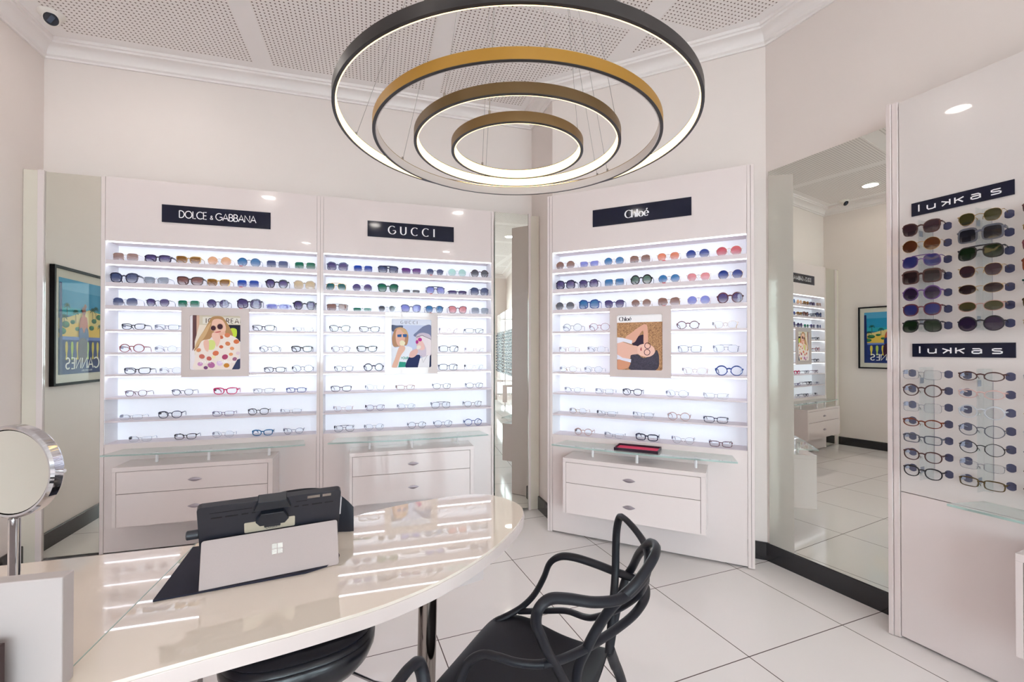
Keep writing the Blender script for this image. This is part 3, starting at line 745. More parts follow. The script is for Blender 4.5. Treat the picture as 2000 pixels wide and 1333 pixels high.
def noisy(name, c1, c2, sc, dist=0.):
    if name in MATS: return MATS[name]
    m = pbr(name, c1, .4); nt = m.node_tree; b = nt.nodes['Principled BSDF']; N = nt.nodes.new
    tc = N('ShaderNodeTexCoord'); n = N('ShaderNodeTexNoise'); n.inputs['Scale'].default_value = sc; n.inputs['Detail'].default_value = 6; n.inputs['Distortion'].default_value = dist
    rp = N('ShaderNodeValToRGB'); rp.color_ramp.elements[0].color = lin(c1); rp.color_ramp.elements[1].color = lin(c2); rp.color_ramp.elements[0].position = .35; rp.color_ramp.elements[1].position = .65
    nt.links.new(tc.outputs['Object'], n.inputs[0]); nt.links.new(n.outputs[0], rp.inputs[0]); nt.links.new(rp.outputs[0], b.inputs[0]); return m
def grid(x0, y0, x1, y1):
    return lambda *p: [((a-x0)/(x1-x0), (y1-b)/(y1-y0)) for a, b in p]
def picture_frame(P, ang, s0, s1, px0, px1, label, art):
    z0, z1, pz0, pz1 = 1.122, 1.584, 1.170, 1.533
    o = thing('advertising_frame', label, 'framed picture', on_wall(P, ang, s0, .0035, z0), ang, 'framed adverts on the display units')
    w, h = s1-s0, z1-z0; a, b = px0-s0, px1-s0
    inn = rrect(a, b, pz0-z0, pz1-z0, .012, 6); n = len(inn); cx_, cz_ = (a+b)/2, (pz0+pz1)/2-z0; out = []
    for k, (ox, oz) in enumerate(((w, h), (0, h), (0, 0), (w, 0))):
        for j in range(7):
            t = (j-3)/3.
            if k == 0: q = (w, h+(t if t < 0 else 0)*.05) if t < 0 else (w-t*.05, h)
            elif k == 1: q = (0-t*.05*(1 if t < 0 else 0)+0, h) if t < 0 else (0, h-t*.05)
            elif k == 2: q = (0, -t*.05) if t < 0 else (t*.05, 0)
            else: q = (w+t*.05, 0) if t < 0 else (w, t*.05)
            out.append(q)
    mb = MB().ring_plate(out, inn, -.013, 0, 'y'); mb.build('frame', pbr('frame_gloss_rose', '#cfc0bd', .12, coat=.6), o)
    A_ = Art(b-a, pz1-pz0, -.004); A_.rect('#ffffff', 0, 0, 1, 1); art(A_)
    q = A_.build('picture', o); q.location = (a, 0, pz0-z0)
    return o
def art_left(A):
    g = grid(315, 155, 1240, 1165)
    A.rect('#efe6ea', 0, 0, 1, 1); A.poly('#6b4a4c', g((360, 155), (430, 155), (430, 700), (360, 820))); A.poly('#dcb39c', g((430, 155), (480, 155), (480, 650), (430, 650)))
    A.poly('#d9cdb8', g((480, 155), (1240, 155), (1240, 330), (480, 330))); A.poly('#e9e2d8', g((540, 180), (1240, 190), (1240, 310), (540, 310)))
    A.text('#5d4638', 'IC', .30, .862, .085, thick=.16, track=.25); A.text('#5d4638', 'REAM', .705, .862, .085, thick=.16, track=.25)
    A.poly('#27283a', g((1010, 325), (1240, 325), (1240, 640), (1080, 640))); A.blob('#c9dc4a', g((1050, 400), (1110, 385), (1165, 420), (1160, 540), (1100, 555), (1050, 500)))
    A.poly('#efe0d0', g((480, 330), (640, 330), (600, 700), (400, 900), (400, 640)))
    A.blob('#b98d63', g((700, 190), (790, 165), (900, 180), (980, 280), (1060, 420), (1090, 540), (960, 560), (700, 560), (620, 760), (480, 740), (390, 820), (440, 640), (560, 440), (640, 290)))
    A.blob('#d6b084', g((640, 330), (690, 300), (600, 520), (500, 660), (400, 780), (440, 640), (540, 480)))
    A.blob('#f0c3b0', g((720, 250), (800, 215), (900, 240), (955, 330), (960, 430), (900, 500), (830, 520), (760, 470), (700, 380)))
    A.poly('#eab8a4', g((830, 480), (950, 440), (960, 540), (850, 580)))
    A.blob('#f3e4dc', g((520, 640), (640, 600), (860, 560), (960, 500), (1100, 540), (1210, 620), (1240, 760), (1180, 1000), (1060, 1165), (420, 1165), (400, 1000), (440, 820)))
    for x, y, r_, c in ((990, 520, 55, '#dd8560'), (1160, 640, 55, '#dd7a50'), (880, 560, 40, '#cf7355'), (1000, 680, 50, '#e08c62'), (880, 740, 40, '#d9714f'), (1080, 770, 42, '#e3966a'), (780, 860, 60, '#de7b5a'), (530, 920, 55, '#c96f62'), (660, 960, 50, '#cc6b63'),
                       (950, 930, 60, '#b34a70'), (1060, 880, 40, '#e8a070'), (700, 1080, 70, '#b86fa0'), (500, 1060, 50, '#d59ac8'), (850, 1050, 60, '#e6c9e4'), (980, 1090, 55, '#cf8a3a'), (1130, 970, 45, '#a46a86'), (470, 800, 45, '#dc9068'), (1190, 860, 40, '#e9d0d8'), (740, 930, 38, '#f2e6b8'), (600, 1130, 40, '#7c4a78')):
        (px, py), = g((x, y)); A.ell(c, px, py, r_/925, r_/1010*.8, random.uniform(-40, 40), 9)
    A.poly('#3a4262', g((1180, 980), (1240, 960), (1240, 1165), (1080, 1165)))
    A.blob('#d9df8a', g((650, 620), (770, 640), (750, 780), (640, 780))); A.blob('#efbfae', g((560, 640), (640, 610), (660, 700), (640, 830), (580, 780)))
    A.blob('#f2c6b6', g((720, 480), (800, 470), (860, 540), (850, 660), (800, 740), (760, 640), (710, 560)))
    for x, y, rr in ((735, 390, 50), (858, 360, 55)):
        (px, py), = g((x, y)); A.ell('#c9a08c', px, py, rr/925*1.1, rr/1010*1.1); A.ell('#4c2c38', px, py, rr/925*.9, rr/1010*.9)
    A.blob('#c8605f', g((760, 465), (860, 445), (870, 460), (800, 475)))
    x = A.text('#ffffff', 'DOLCE', .20, .12, .045, thick=.13, track=.12); A.text('#ffffff', 'GABBANA', .56, .12, .045, thick=.13, track=.12)
def art_mid(A):
    g = grid(235, 225, 972, 1130)
    A.rect('#c9d2ee', 0, 0, 1, 1); A.rect('#e6ebfb', 0, .88, 1, 1)
    A.blob('#7f86a8', g((640, 520), (700, 460), (830, 350), (972, 340), (972, 620), (700, 560))); A.blob('#5f6a86', g((235, 340), (330, 345), (440, 345), (420, 400), (260, 460)))
    A.blob('#b98c6e', g((270, 480), (310, 400), (400, 375), (500, 420), (545, 540), (520, 700), (440, 720), (280, 740), (245, 600)))
    A.blob('#e8b9a6', g((330, 430), (420, 420), (480, 520), (470, 640), (400, 720), (340, 700), (310, 560)))
    A.blob('#d9b48c', g((300, 420), (400, 380), (500, 430), (540, 520), (440, 470), (400, 420)))
    A.poly('#38639c', g((340, 515), (420, 505), (415, 560), (345, 560))); A.poly('#38639c', g((440, 505), (520, 505), (510, 560), (450, 560)))
    A.blob('#eef1fb', g((235, 720), (300, 760), (400, 740), (520, 730), (620, 780), (560, 930), (540, 1130), (235, 1130)))
    A.blob('#efe7c8', g((385, 650), (430, 620), (485, 660), (460, 720), (400, 715))); A.blob('#e9bba6', g((380, 740), (470, 730), (480, 800), (400, 920), (330, 1130), (240, 1130), (300, 960)))
    A.text('#2f9a86', 'YOUR', .235, .175, .045, thick=.2, track=.1); A.poly('#3aa38e', g((380, 1020), (500, 1030), (490, 1125), (360, 1125)))
    A.blob('#2c3560', g((560, 930), (660, 900), (760, 900), (760, 1010), (720, 1130), (495, 1130)))
    A.blob('#d3c6d6', g((680, 560), (740, 490), (860, 480), (972, 560), (972, 900), (860, 960), (740, 880), (690, 700)))
    A.blob('#ecc3bd', g((700, 600), (770, 570), (820, 640), (850, 780), (760, 800), (700, 720)))
    A.blob('#efe3e8', g((760, 540), (900, 560), (972, 640), (960, 900), (880, 1000), (870, 760)))
    (px, py), = g((760, 605)); A.ell('#c93a98', px, py, .05, .038); (px, py), = g((705, 650)); A.ell('#b83f92', px, py, .035, .04)
    A.line('#4a4050', g((690, 560), (800, 525), (972, 600)), .006); A.blob('#efe6da', g((710, 720), (770, 720), (770, 770), (700, 790)))
    A.blob('#e6bcb4', g((590, 830), (700, 780), (720, 860), (640, 940), (560, 930))); A.poly('#f1eef4', g((760, 960), (940, 900), (940, 1130), (720, 1130))); A.poly('#2b3050', g((945, 920), (972, 880), (972, 1130), (935, 1130)))
    A.line('#555060', g((780, 900), (820, 1040), (900, 900)), .003)
    A.text('#4a4660', 'GUCCI', .225, .905, .060, thick=.15, thin=.06, track=.62, sx=.9)
def art_right(A):
    g = grid(230, 195, 1020, 1175)
    A.rect(noisy('print_dry_grass', '#7c5038', '#d8a676', 90, 2.5), 0, 0, 1, .87); A.rect('#faf6f8', 0, .865, 1, 1)
    A.blob(noisy('print_dark_hair', '#2c2a3c', '#4a4458', 60, 3), g((480, 900), (600, 900), (700, 960), (860, 900), (920, 820), (960, 960), (900, 1175), (470, 1175), (470, 1050)))
    A.blob('#3c2f40', g((500, 720), (540, 620), (640, 560), (700, 560), (720, 700), (600, 750)))
    A.blob('#e9b9a8', g((230, 660), (340, 680), (480, 730), (600, 760), (620, 880), (480, 910), (440, 980), (230, 960)))
    A.blob('#e2ac98', g((380, 600), (500, 500), (640, 400), (720, 365), (765, 420), (770, 700), (700, 710), (690, 480), (600, 590), (540, 680), (430, 700)))
    A.blob('#f0c4b6', g((600, 760), (680, 715), (800, 725), (880, 790), (880, 880), (790, 940), (680, 930), (600, 880)))
    A.poly('#eceaf6', g((230, 590), (330, 600), (500, 650), (490, 715), (340, 670), (230, 700))); A.poly('#e6e4f4', g((230, 900), (330, 960), (480, 985), (475, 1045), (300, 1000), (230, 990)))
    A.blob('#d99c7e', g((240, 1000), (330, 1010), (460, 1050), (430, 1130), (350, 1165), (240, 1165)))
    A.blob('#b85a5e', g((640, 800), (660, 770), (665, 830), (645, 830)))
    for x, y in ((765, 745), (757, 860)):
        (px, py), = g((x, y)); 
        P = [(px+.062*math.cos(a*math.pi/9), py+.052*math.sin(a*math.pi/9)) for a in range(19)]; A.line('#4a2436', P, .007)
    A.text('#2b2a3c', 'Chloé', .045, .895, .072, thick=.19, thin=.07, track=.03)
picture_frame(D0, AW, .436, .834, .484, .782, 'rose-framed photo of a long-haired woman in round sunglasses sipping a drink', art_left)
picture_frame(D0, AW, 1.730, 2.121, 1.778, 2.072, 'rose-framed photo of two people in tinted glasses eating ice cream', art_mid)
picture_frame(C0, AC, .455, .849, .504, .796, 'rose-framed photo of a woman in glasses lying on dry grass', art_right)

# ================================================================ mirrors and filler boards of the back wall
def wmirror(label, p, q, z0, z1, back=.006):
    L = (q-p).length; a = math.atan2(q.y-p.y, q.x-p.x)
    o = thing('wall_mirror', label, 'mirror', (p.x, p.y, z0), a)
    box('mirror_glass', MIRROR, o, 0, L, 0, .003, 0, z1-z0)
    MB().box(-.001, L+.001, .0031, .003+back, -.001, z1-z0+.001).build('backing', SHEDGE, o)
    return o
VM = 3.521
wmirror('tall narrow wall mirror left of the left display unit', W(-1.950, VM).xy, W(-1.668, VM).xy, .02, 2.405)
wmirror('tall narrow wall mirror right of the middle display unit', W(.918, VM-.012).xy, W(1.196, VM-.012).xy, .02, 2.405)
def board(label, u0, u1, v, z1, mat, dep=.17, name='filler_board'):
    p = W(u0, v); o = box(name, mat, None, 0, u1-u0, 0, dep, .003, z1, bevel=.001); o.location = p; o.rotation_euler = (0, 0, AW)
    return tag(o, label, 'panel')
board('narrow beige filler board beside the left wall', -2.058, -1.985, VM-.002, 2.41, BEIGE)
board('thin white upright strip left of the leftmost mirror', -1.983, -1.952, VM-.012, 2.412, LAM)
board('thin white upright strip right of the narrow middle mirror', 1.198, 1.216, VM-.024, 2.412, LAM)
board('beige filler board right of the narrow middle mirror', 1.218, 1.292, VM-.014, 2.40, BEIGE)
# tall mirror on the right wall above the skirting
q0 = Dd+dM*.022; nM = Vector((dM.y, -dM.x))
wmirror('large tall wall mirror between the right display unit and the eyewear board', (q0+nM*.010), (q0+dM*.70+nM*.010), .109, 2.405)
# ================================================================ wall-mounted eyewear board on the right
L0 = Vector((1.757, 2.066))
def LW(s, d=0., z=0.): return on_wall(L0, AL, s, d, z)
t = thing('eyewear_board', 'tall white board with rows of hanging glasses on the right wall', 'display board', LW(0), AL)
BW = 1.42
def hole_mat():
    m = pbr('board_satin', '#d6cdca', .22, coat=.4, bump=.12, nscale=60); nt = m.node_tree; b = nt.nodes['Principled BSDF']
    def M(op, a, c=None):
        n = nt.nodes.new('ShaderNodeMath'); n.operation = op
        for i, q in enumerate((a, c)):
            if q is None: continue
            if isinstance(q, (int, float)): n.inputs[i].default_value = q
            else: nt.links.new(q, n.inputs[i])
        return n.outputs[0]
    tc = nt.nodes.new('ShaderNodeTexCoord'); sp = nt.nodes.new('ShaderNodeSeparateXYZ'); nt.links.new(tc.outputs['Object'], sp.inputs[0]); x, z = sp.outputs[0], sp.outputs[2]
    pit = .1845; dx = M('MINIMUM', M('PINGPONG', M('ADD', x, 10*pit-.049), pit/2), M('PINGPONG', M('ADD', x, 10*pit-.174), pit/2)); tot = None
    for z0, pz, lo, hi in ((1.822, .0697, 1.375, 1.860), (1.1985, .0698, .750, 1.230)):
        dz = M('PINGPONG', M('ADD', z, 100*pz-z0), pz/2)
        k = M('MULTIPLY', M('LESS_THAN', M('ADD', M('MULTIPLY', dx, dx), M('MULTIPLY', dz, dz)), .0165**2), M('MULTIPLY', M('GREATER_THAN', z, lo), M('LESS_THAN', z, hi)))
        tot = k if tot is None else M('ADD', tot, k)
    tot = M('MULTIPLY', tot, M('MULTIPLY', M('LESS_THAN', dx, .0138), M('LESS_THAN', x, .75)))
    mx = nt.nodes.new('ShaderNodeMix'); mx.data_type = 'RGBA'; mx.inputs[6].default_value = lin('#d6cdca'); mx.inputs[7].default_value = lin('#4a4c68')
    nt.links.new(tot, mx.inputs[0]); nt.links.new(mx.outputs[2], b.inputs['Base Color']); return m
box('upper_panel', hole_mat(), t, .0035, BW, 0, .018, .6635, 2.425, bevel=.0008)
box('lower_panel', LAM, t, .0035, BW, 0, .018, .012, .6605, bevel=.0008)
mb = MB(); mb.box(-.040, -.023, -.014, .15, .003, 2.43); mb.box(-.021, .001, -.006, .15, .003, 2.43); mb.build('side_panel', LAM, t, bevel=.0008)
box('side_panel', LAM, t, BW+.001, BW+.04, -.006, .15, .003, 2.43, bevel=.0008)
box('backing', DARKGAP, t, .004, BW-.002, .0181, .03, .02, 2.40)
ZU = [1.822-.0697*i for i in range(7)]; ZL = [1.1985-.0698*i for i in range(7)]
CS = [.111+.1845*i for i in range(4)]
for c in CS:
    for za, zb in ((ZU[0]+.040, ZU[-1]-.024), (ZL[0]+.028, ZL[-1]-.038)):
        m_ = MB(); m_.box(c-.0155, c-.0125, -.052, -.0007, zb, za); m_.box(c-.0125, c+.013, -.004, -.0007, zb, za)
        for z in (ZU if za > 1.5 else ZL): m_.box(c-.016, c-.002, -.060, -.052, z-.016, z-.004)
        m_.build('clear_rail', ACRYL, t)
        MB().box(c+.014, c+.0152, -.0014, -.0007, zb+.05, za-.05).box(c-.0165, c-.0156, -.040, -.012, za-.07, za-.045).box(c-.0165, c-.0156, -.040, -.012, zb+.03, zb+.055).build('rail_tape', pbr('rail_tape_grey', '#7b7988', .5), t)
for z0, z1, lb in ((1.8925, 1.9505, 'upper dark sign with wide white lowercase lettering on the eyewear board'), (1.271, 1.329, 'lower dark sign with wide white lowercase lettering on the eyewear board')):
    sign(L0, AL, .0515, .3745, z0, z1, lk, lb)
COLS_U = [['ge m brown dkred', 'ro w gold copper', 'av t purple dkblue', 'sq k brown dkbrown', 'ro m purple dkviolet', 'pa m maroon dkblue', 'av m black dkgreenl'],
          ['hx w gold olive', 'sq k grey charcoal', 'av m black dkgreenl', 'hx w gold dkred', 'ov w gold dkbrown', 'ov t rosegold olive', 'ro m black dkviolet'],
          ['re m brown dkbrown', 'ro w gold dkbrown', 'ca m maroon dkred', 'sq k tortoise dkbrown', 'hx m dkgreen charcoal', 're k olive olive', 'ro w gold smoke']]
COLS_L = [['sq w silver', 'ro m brown', 'sq w silver', 'ov m tortoise', 're m grey', 'pa m brown', 'pa m black'],
          ['ov m brown', 'ov m clearpink', 'ro m clear', 'ro t grey', 'ro t black', 're w silver', 're m olive'],
          ['re w silver', 'ro t clearpink', 're w gold', 'pa m clear', 'ov m slate', 'ro m black', 're k brown']]
CN = ['left column', 'second column', 'third column', 'fourth column', 'fifth column', 'sixth column', 'seventh column']
for ci, c in enumerate(CS):
    for kind, ZZ, CC in (('u', ZU, COLS_U), ('l', ZL, COLS_L)):
        for ri, z in enumerate(ZZ):
            q = CC[ci % 3][(ri+2*(ci//3)) % 7].split(); sh, st_, fc_ = q[:3]; lc = q[3] if kind == 'u' else None
            fn = FNAME.get(fc_, fc_); stn = {'k': 'thick ', 'm': '', 't': 'thin ', 'w': 'wire '}[st_]
            where = '%s from top, %s of eyewear board' % (['first', 'second', 'third', 'fourth', 'fifth', 'sixth', 'lowest'][ri], CN[ci])
            lab = ('%s %s sunglasses, %s%s frame, %s' % (LNAME.get(lc, lc), SNAME[sh], stn, fn, where)) if lc else '%s%s %s eyeglasses, %s' % (stn, fn, SNAME[sh], where)
            g = .021 if sh in ('ro', 'pa', 'hx', 'av', 'ov') else .017
            lw = (.134-g-.004)/2; b = SHB[sh]*lw/2*(1. if lc else (.86 if sh in ('ro', 'pa', 'hx', 'av') else .80))
            d_ = .066
            p = LW(c+(.001 if ci % 2 else -.001), d_, z-b-.004)
            e = eyewear(lab, p, AL, .134, sh, st_, fc_, lc, L=.0495, group='glasses hanging on the eyewear board', tagk=2 if (lc and (ri+ci) % 2) else (0 if lc else 1), yaw=R(random.uniform(-2, 2)), floor=False)
glass_ledge('clear glass ledge under the eyewear board', L0, AL, .235, 1.0, bow=.0, dep=.17, z=.692, th=.009, sup=False)
drawer_cabinet('white drawer cabinet at the right picture edge under the eyewear board', L0, AL, .432, .86, .20)

# further white racks with many small glasses on the same wall (seen only in the narrow middle mirror)
rk0 = L0+Vector((math.cos(AL), math.sin(AL)))*1.75
def rack(k, label, s):
    o = thing('eyewear_rack', label, 'display rack', LW(s), AL, 'distant eyewear racks on the right wall')
    box('board', LAM, o, 0, 1.30, 0, .03, .003, 2.2)
    for c in range(10): box('rail', STEEL, o, .08+.125*c, .09+.125*c, -.02, -.0005, .75, 1.75)
    g = MB()
    for c in range(9):
        for r_ in range(13):
            x = .145+.125*c; z = .80+.072*r_; 
            for sg in (-1, 1):
                pts = [(x+sg*.028+.022*math.cos(q*math.pi/5), -.05, z+.018*math.sin(q*math.pi/5)) for q in range(10)]
                g.tube(pts, .0022, 4, closed=True); g.tube([(x+sg*.052, -.05, z+.008), (x+sg*.052, -.001, z+.006)], .0018, 4)
            g.tube([(x-.008, -.05, z+.006), (x+.008, -.05, z+.006)], .002, 4)
    s_ = g.build('hanging_glasses', pbr('rack_frames_dark', '#3a3848', .2), o); s_['kind'] = 'stuff'
    drawer_cabinet('white drawer cabinet under the %s, seen in the narrow mirror' % ('distant rack', 'farthest rack', 'rack near the shop window')[k], L0, AL, s+.2, .86, .22)
rack(0, 'distant white rack packed with glasses, seen in the narrow middle mirror', 1.75)
rack(1, 'farthest white rack packed with glasses, seen in the narrow middle mirror', 3.2)
rack(2, 'last white rack near the shop window on the right wall', 4.65)

# ================================================================ framed travel poster on the left wall
AWL = math.atan2(-U.y, -U.x) # placeholder direction, replaced below
angP = math.atan2(V.y, V.x)
pp = W(-2.0585, 2.615, 1.058)
o = thing('framed_poster', 'black-framed seaside travel poster on the left wall, seen reversed in the mirrors', 'poster', (pp.x, pp.y, 1.058), angP)
PW, PH = .665, .815
out = [(PW, 0), (PW, PH), (0, PH), (0, 0)]; inn = [(PW-.018, .018), (PW-.018, PH-.018), (.018, PH-.018), (.018, .018)]
MB().ring_plate(out, inn, -.028, 0, 'y').build('frame', pbr('poster_frame_black', '#17161c', .6, spec=.2), o, bevel=.0008)
box('mount', pbr('mount_cream', '#e4ddcf', .6), o, .018, PW-.018, -.014, -.002, .018, PH-.018)
A_ = Art(PW-.13, PH-.15, -.0142)
A_.rect('#2f6f9f', 0, 0, 1, 1); A_.rect('#57a7cf', 0, .86, 1, 1); A_.rect('#2d93bd', 0, .66, 1, .88); A_.rect('#35a9b8', 0, .62, 1, .70)
A_.poly('#e9d28a', [(0, .66), (.35, .70), (.8, .60), (1, .58), (1, .40), (0, .40)])
A_.poly('#f0c85a', [(0, .50), (.5, .55), (1, .52), (1, .38), (0, .38)])
for x, z, r_ in ((.12, .63, .07), (.24, .58, .06), (.86, .52, .08), (.72, .55, .05), (.3, .5, .06), (.93, .45, .08), (.62, .48, .05)): A_.ell('#2f6b4a', x, z, r_, r_*.45, 0, 12); A_.ell('#3f8a56', x-.02, z+.012, r_*.6, r_*.22, 0, 10)
for x, z, k in ((.10, .52, .16), (.20, .72, .12), (.28, .70, .10), (.66, .66, .12), (.84, .72, .12), (.90, .60, .09)):
    A_.line('#4c5a4a', [(x, z-k), (x+.004, z)], .005)
    for q in range(7):
        a_ = R(-20+220*q/6); A_.line('#23604e', [(x, z), (x+.035*math.cos(a_), z+.03*math.sin(a_)), (x+.06*math.cos(a_), z+.035*math.sin(a_)-.015)], .006)
A_.rect('#2a3c78', 0, 0, 1, .36); A_.rect('#6f86c8', 0, .36, 1, .395); A_.rect('#22306a', 0, .12, 1, .155)
for i in range(9):
    x = .05+.115*i; A_.blob('#e6cf5e' if i % 3 else '#b9cf62', [(x-.02, .155), (x+.02, .155), (x+.012, .20), (x+.026, .27), (x+.018, .335), (x-.018, .335), (x-.026, .27), (x-.012, .20)])
A_.blob('#b5573a', [(.40, .40), (.58, .40), (.585, .52), (.56, .60), (.52, .62), (.46, .62), (.42, .60), (.40, .52)])
A_.ell('#b5573a', .49, .66, .035, .05); A_.ell('#7c3324', .49, .685, .045, .045); A_.ell('#7c3324', .46, .735, .03, .025)
A_.blob('#243a78', [(.40, .36), (.58, .36), (.60, .46), (.54, .50), (.49, .44), (.44, .50), (.39, .46)]); A_.blob('#3d1f36', [(.44, .14), (.60, .14), (.60, .36), (.42, .36)])
A_.poly('#223468', [(.93, .0), (1, .0), (1, .95), (.955, .95)])
tw = text_width('CANNES', .115*(PH-.15), 1.06, .12)/(PW-.13)
A_.text('#f2f2ee', 'CANNES', (1-tw)/2, .055, .115, thick=.17, thin=.12, track=.12, sx=1.06)
A_.text('#dfe6f6', 'FRENCH RIVIERA', .30, .022, .016, thick=.18, track=.3)
q = A_.build('print', o); q.location = (.065, 0, .075)
box('glazing', filmglass('poster_glazing', '#fbfcfc', ior=1.12), o, .018, PW-.018, -.0205, -.0190, .018, PH-.018)

# ================================================================ desk
DZ = .755
t = thing('desk', 'white gloss desk with rounded end and large glass overlay in the foreground', 'desk', (-.60, 1.15, 0), 0)
def loc(p): return (p[0]+.60, p[1]-1.15)
back = [(-1.80, 1.012), (-1.102, 1.223), (-.889, 1.287)]
tip = spline([(-.889, 1.287, 0), (-.566, 1.462, 0), (-.43, 1.577, 0), (-.282, 1.672, 0), (-.157, 1.722, 0), (-.071, 1.713, 0), (.013, 1.632, 0), (.040, 1.547, 0), (.023, 1.441, 0), (-.035, 1.289, 0), (-.100, 1.17, 0), (-.169, 1.077, 0), (-.228, 1.016, 0), (-.301, .956, 0), (-.412, .887, 0), (-.518, .829, 0), (-.608, .777, 0), (-.653, .751, 0)], 5)
poly = [loc(p) for p in back[:-1]]+[loc(p) for p in tip]+[loc((-.735, .70)), loc((-.85, .62)), loc((-1.15, .46)), loc((-1.80, .30))]
TOPM = pbr('desk_melamine', '#e6d8cc', .07, coat=.5, bump=.03, nscale=7)
MB().prism(poly[::-1], .718, .7485).build('tabletop', pbr('desk_edge', '#d8cac6', .2), t, bevel=.001)
# surface finish left of the glass sheet
lp = [(-1.799, 1.011), (-1.102, 1.222), (-.8905, 1.286), (-.760, .794), (-.749, .751), (-.737, .702), (-.85, .622), (-1.15, .462), (-1.799, .302)]
MB().prism([loc(p) for p in lp][::-1], .7486, .7515).build('top_finish', TOPM, t)
gp = [loc(p) for p in tip]+[loc((-.7325, .702)), loc((-.7455, .751)), loc((-.757, .794)), loc((-.8885, 1.2865))]
GTOP = pbr('painted_glass_cream', '#e8dccf', .02, coat=1.0)
for m_ in (GTOP, TOPM): m_.node_tree.nodes['Principled BSDF'].inputs['Coat IOR'].default_value = 1.75
GP = [ (q[0]*.997, q[1]*.997) for q in gp]
MB().prism(GP[::-1], .7487, .7558).build('glass_top', GTOP, t, bevel=.0008)
MB().prism([loc(p) for p in [(-.8885, 1.287), (-.757, .794), (-.7455, .751), (-.7325, .702), (-.7341, .702), (-.7471, .751), (-.7586, .794), (-.8900, 1.287)]], .7518, .7560).build('glass_edge', SHEDGE, t)
MB().prism([loc(p) for p in [(-.084, 1.330), (-.293, 1.190), (-.72, .935), (-1.5, .56), (-1.5, .95), (-.85, 1.20), (-.20, 1.55)]], .632, .7175).build('apron', LAM, t, bevel=.001)
MB().prism([loc(p) for p in [(-.62, .885), (-1.45, .56), (-1.48, .64), (-.652, .965)]], .004, .631).build('pedestal', LAM, t, bevel=.001)
lg = MB(); lg.M = Matrix.Translation(loc((-.232, 1.262))+(0,)); lg.tube([(0, 0, .631), (-.012, -.0, .01)], .0255, 24); lg.lathe([(.05, 0), (.05, .008), (.0, .008)], 28)
lg.build('leg', DCHROME, t, smooth=40)

# ---- tablet computer on its kickstand
aT = R(27.7); fT = Vector((-.702, 1.019))
t = thing('tablet_computer', 'tablet in black rugged case with grey kickstand standing on the desk', 'tablet', (fT.x, fT.y, .7562), aT)
# local: x along foot edge (0..0.3), y away from camera, z up
TWd = .300
hn = (.045, .100); top = (.012, .186); bot = (.095, .006)
def slab2(a, b, th, x0, x1, name, mat, par, rr=.006, off=0.):
    """board between two (y,z) edge points, thickness th towards +y side"""
    dy, dz = b[0]-a[0], b[1]-a[1]; l = math.hypot(dy, dz); M_ = Matrix.Translation((0, a[0], a[1])) @ Matrix.Rotation(math.atan2(dz, dy)-math.pi/2, 4, 'X')
    mb = MB(); mb.M = M_; mb.prism(rrect(x0, x1, 0, l, rr, 5), off, off+th, 'y')
    return mb.build(name, mat, par, bevel=.0008), M_, l
KM = pbr('kickstand_grey', '#aa9a97', .42, noise=.03, nscale=400)
case, Mc, lc_ = slab2(bot, top, .016, -.004, TWd+.004, 'rugged_case', BLKPL, t, .010)
scr, Ms, ls = slab2((bot[0]+.017, bot[1]+.004), (top[0]+.017, top[1]-.004), .0015, .008, TWd-.008, 'screen', pbr('dark_screen', '#0c0d12', .05), t, .004)
kick, Mk, lk_ = slab2((0, .001), (hn[0]-.002, hn[1]), .0022, .002, TWd-.002, 'kickstand', KM, t, .006)
lgm = MB(); lgm.M = Mk
for ix in (0, 1):
    for iz in (0, 1): lgm.box(.147+ix*.0125, .158+ix*.0125, -.0010, -.0002, .052+iz*.0125, .063+iz*.0125)
lgm.build('logo_tiles', pbr('logo_mirror', '#dfe0dc', .08, metal=.9), kick)
# details of the case back: clip, slots, bright label
cb = MB(); cb.M = Mc; hl = lc_
cb.prism([(.108, hl-.022), (.118, hl+.003), (.178, hl+.003), (.188, hl-.022)], -.012, .017, 'y'); cb.prism([(.112, hl-.055), (.124, hl-.032), (.172, hl-.032), (.184, hl-.055), (.175, hl-.068), (.121, hl-.068)], -.014, -.0002, 'y'); cb.box(.130, .166, -.010, -.0002, hl-.078, hl-.068)
cb.build('clip', pbr('clip_black', '#1c2029', .35), case, bevel=.0012)
sl = MB(); sl.M = Mc
for a, b in ((.022, .044), (.050, .076), (.083, .097), (.104, .112), (.196, .206), (.214, .228), (.236, .260), (.266, .286)): sl.box(a, b, -.0006, -.0001, hl-.036, hl-.033)
sl.box(.020, .105, -.0006, -.0001, hl-.020, hl-.0188); sl.box(.200, .225, -.0006, -.0001, hl-.020, hl-.0188)
sl.build('vent_pattern', pbr('slot_black', '#08080c', .6), case)
lbm = MB(); lbm.M = Mc; lbm.box(.225, .254, -.0008, -.0001, hl-.014, hl-.006); lbm.box(.260, .280, -.0008, -.0001, hl-.014, hl-.006); lbm.build('bright_buttons', STEEL, case)
pl = MB(); pl.M = Mc; pl.prism(rrect(.088, .198, hl-.094, hl-.063, .003, 3), -.0008, -.0001, 'y'); pl.mat(1); 
strokes(pl, 'COSIUM', .133, hl-.0885, .0065, 1.0, .16, track=.08, y=-.0010)
pl.build('label_plate', [pbr('label_beige', '#b8ad9b', .3), INK], case)
cy_ = MB(); cy_.M = Mc @ Matrix.Translation((-.006, .006, hl-.080)) @ Matrix.Rotation(R(-90), 4, 'Y'); cy_.lathe([(.0, -.002), (.0105, -.002), (.0105, .020), (.0085, .022), (0, .022)], 24)
cy_.build('side_knob', BLKPL, t, smooth=40)
pn = MB(); pn.M = Mc; pn.box(TWd+.0041, TWd+.0075, .004, .010, hl-.085, hl-.030); pn.build('side_latch', pbr('pale_latch', '#c9c4c6', .3), t)
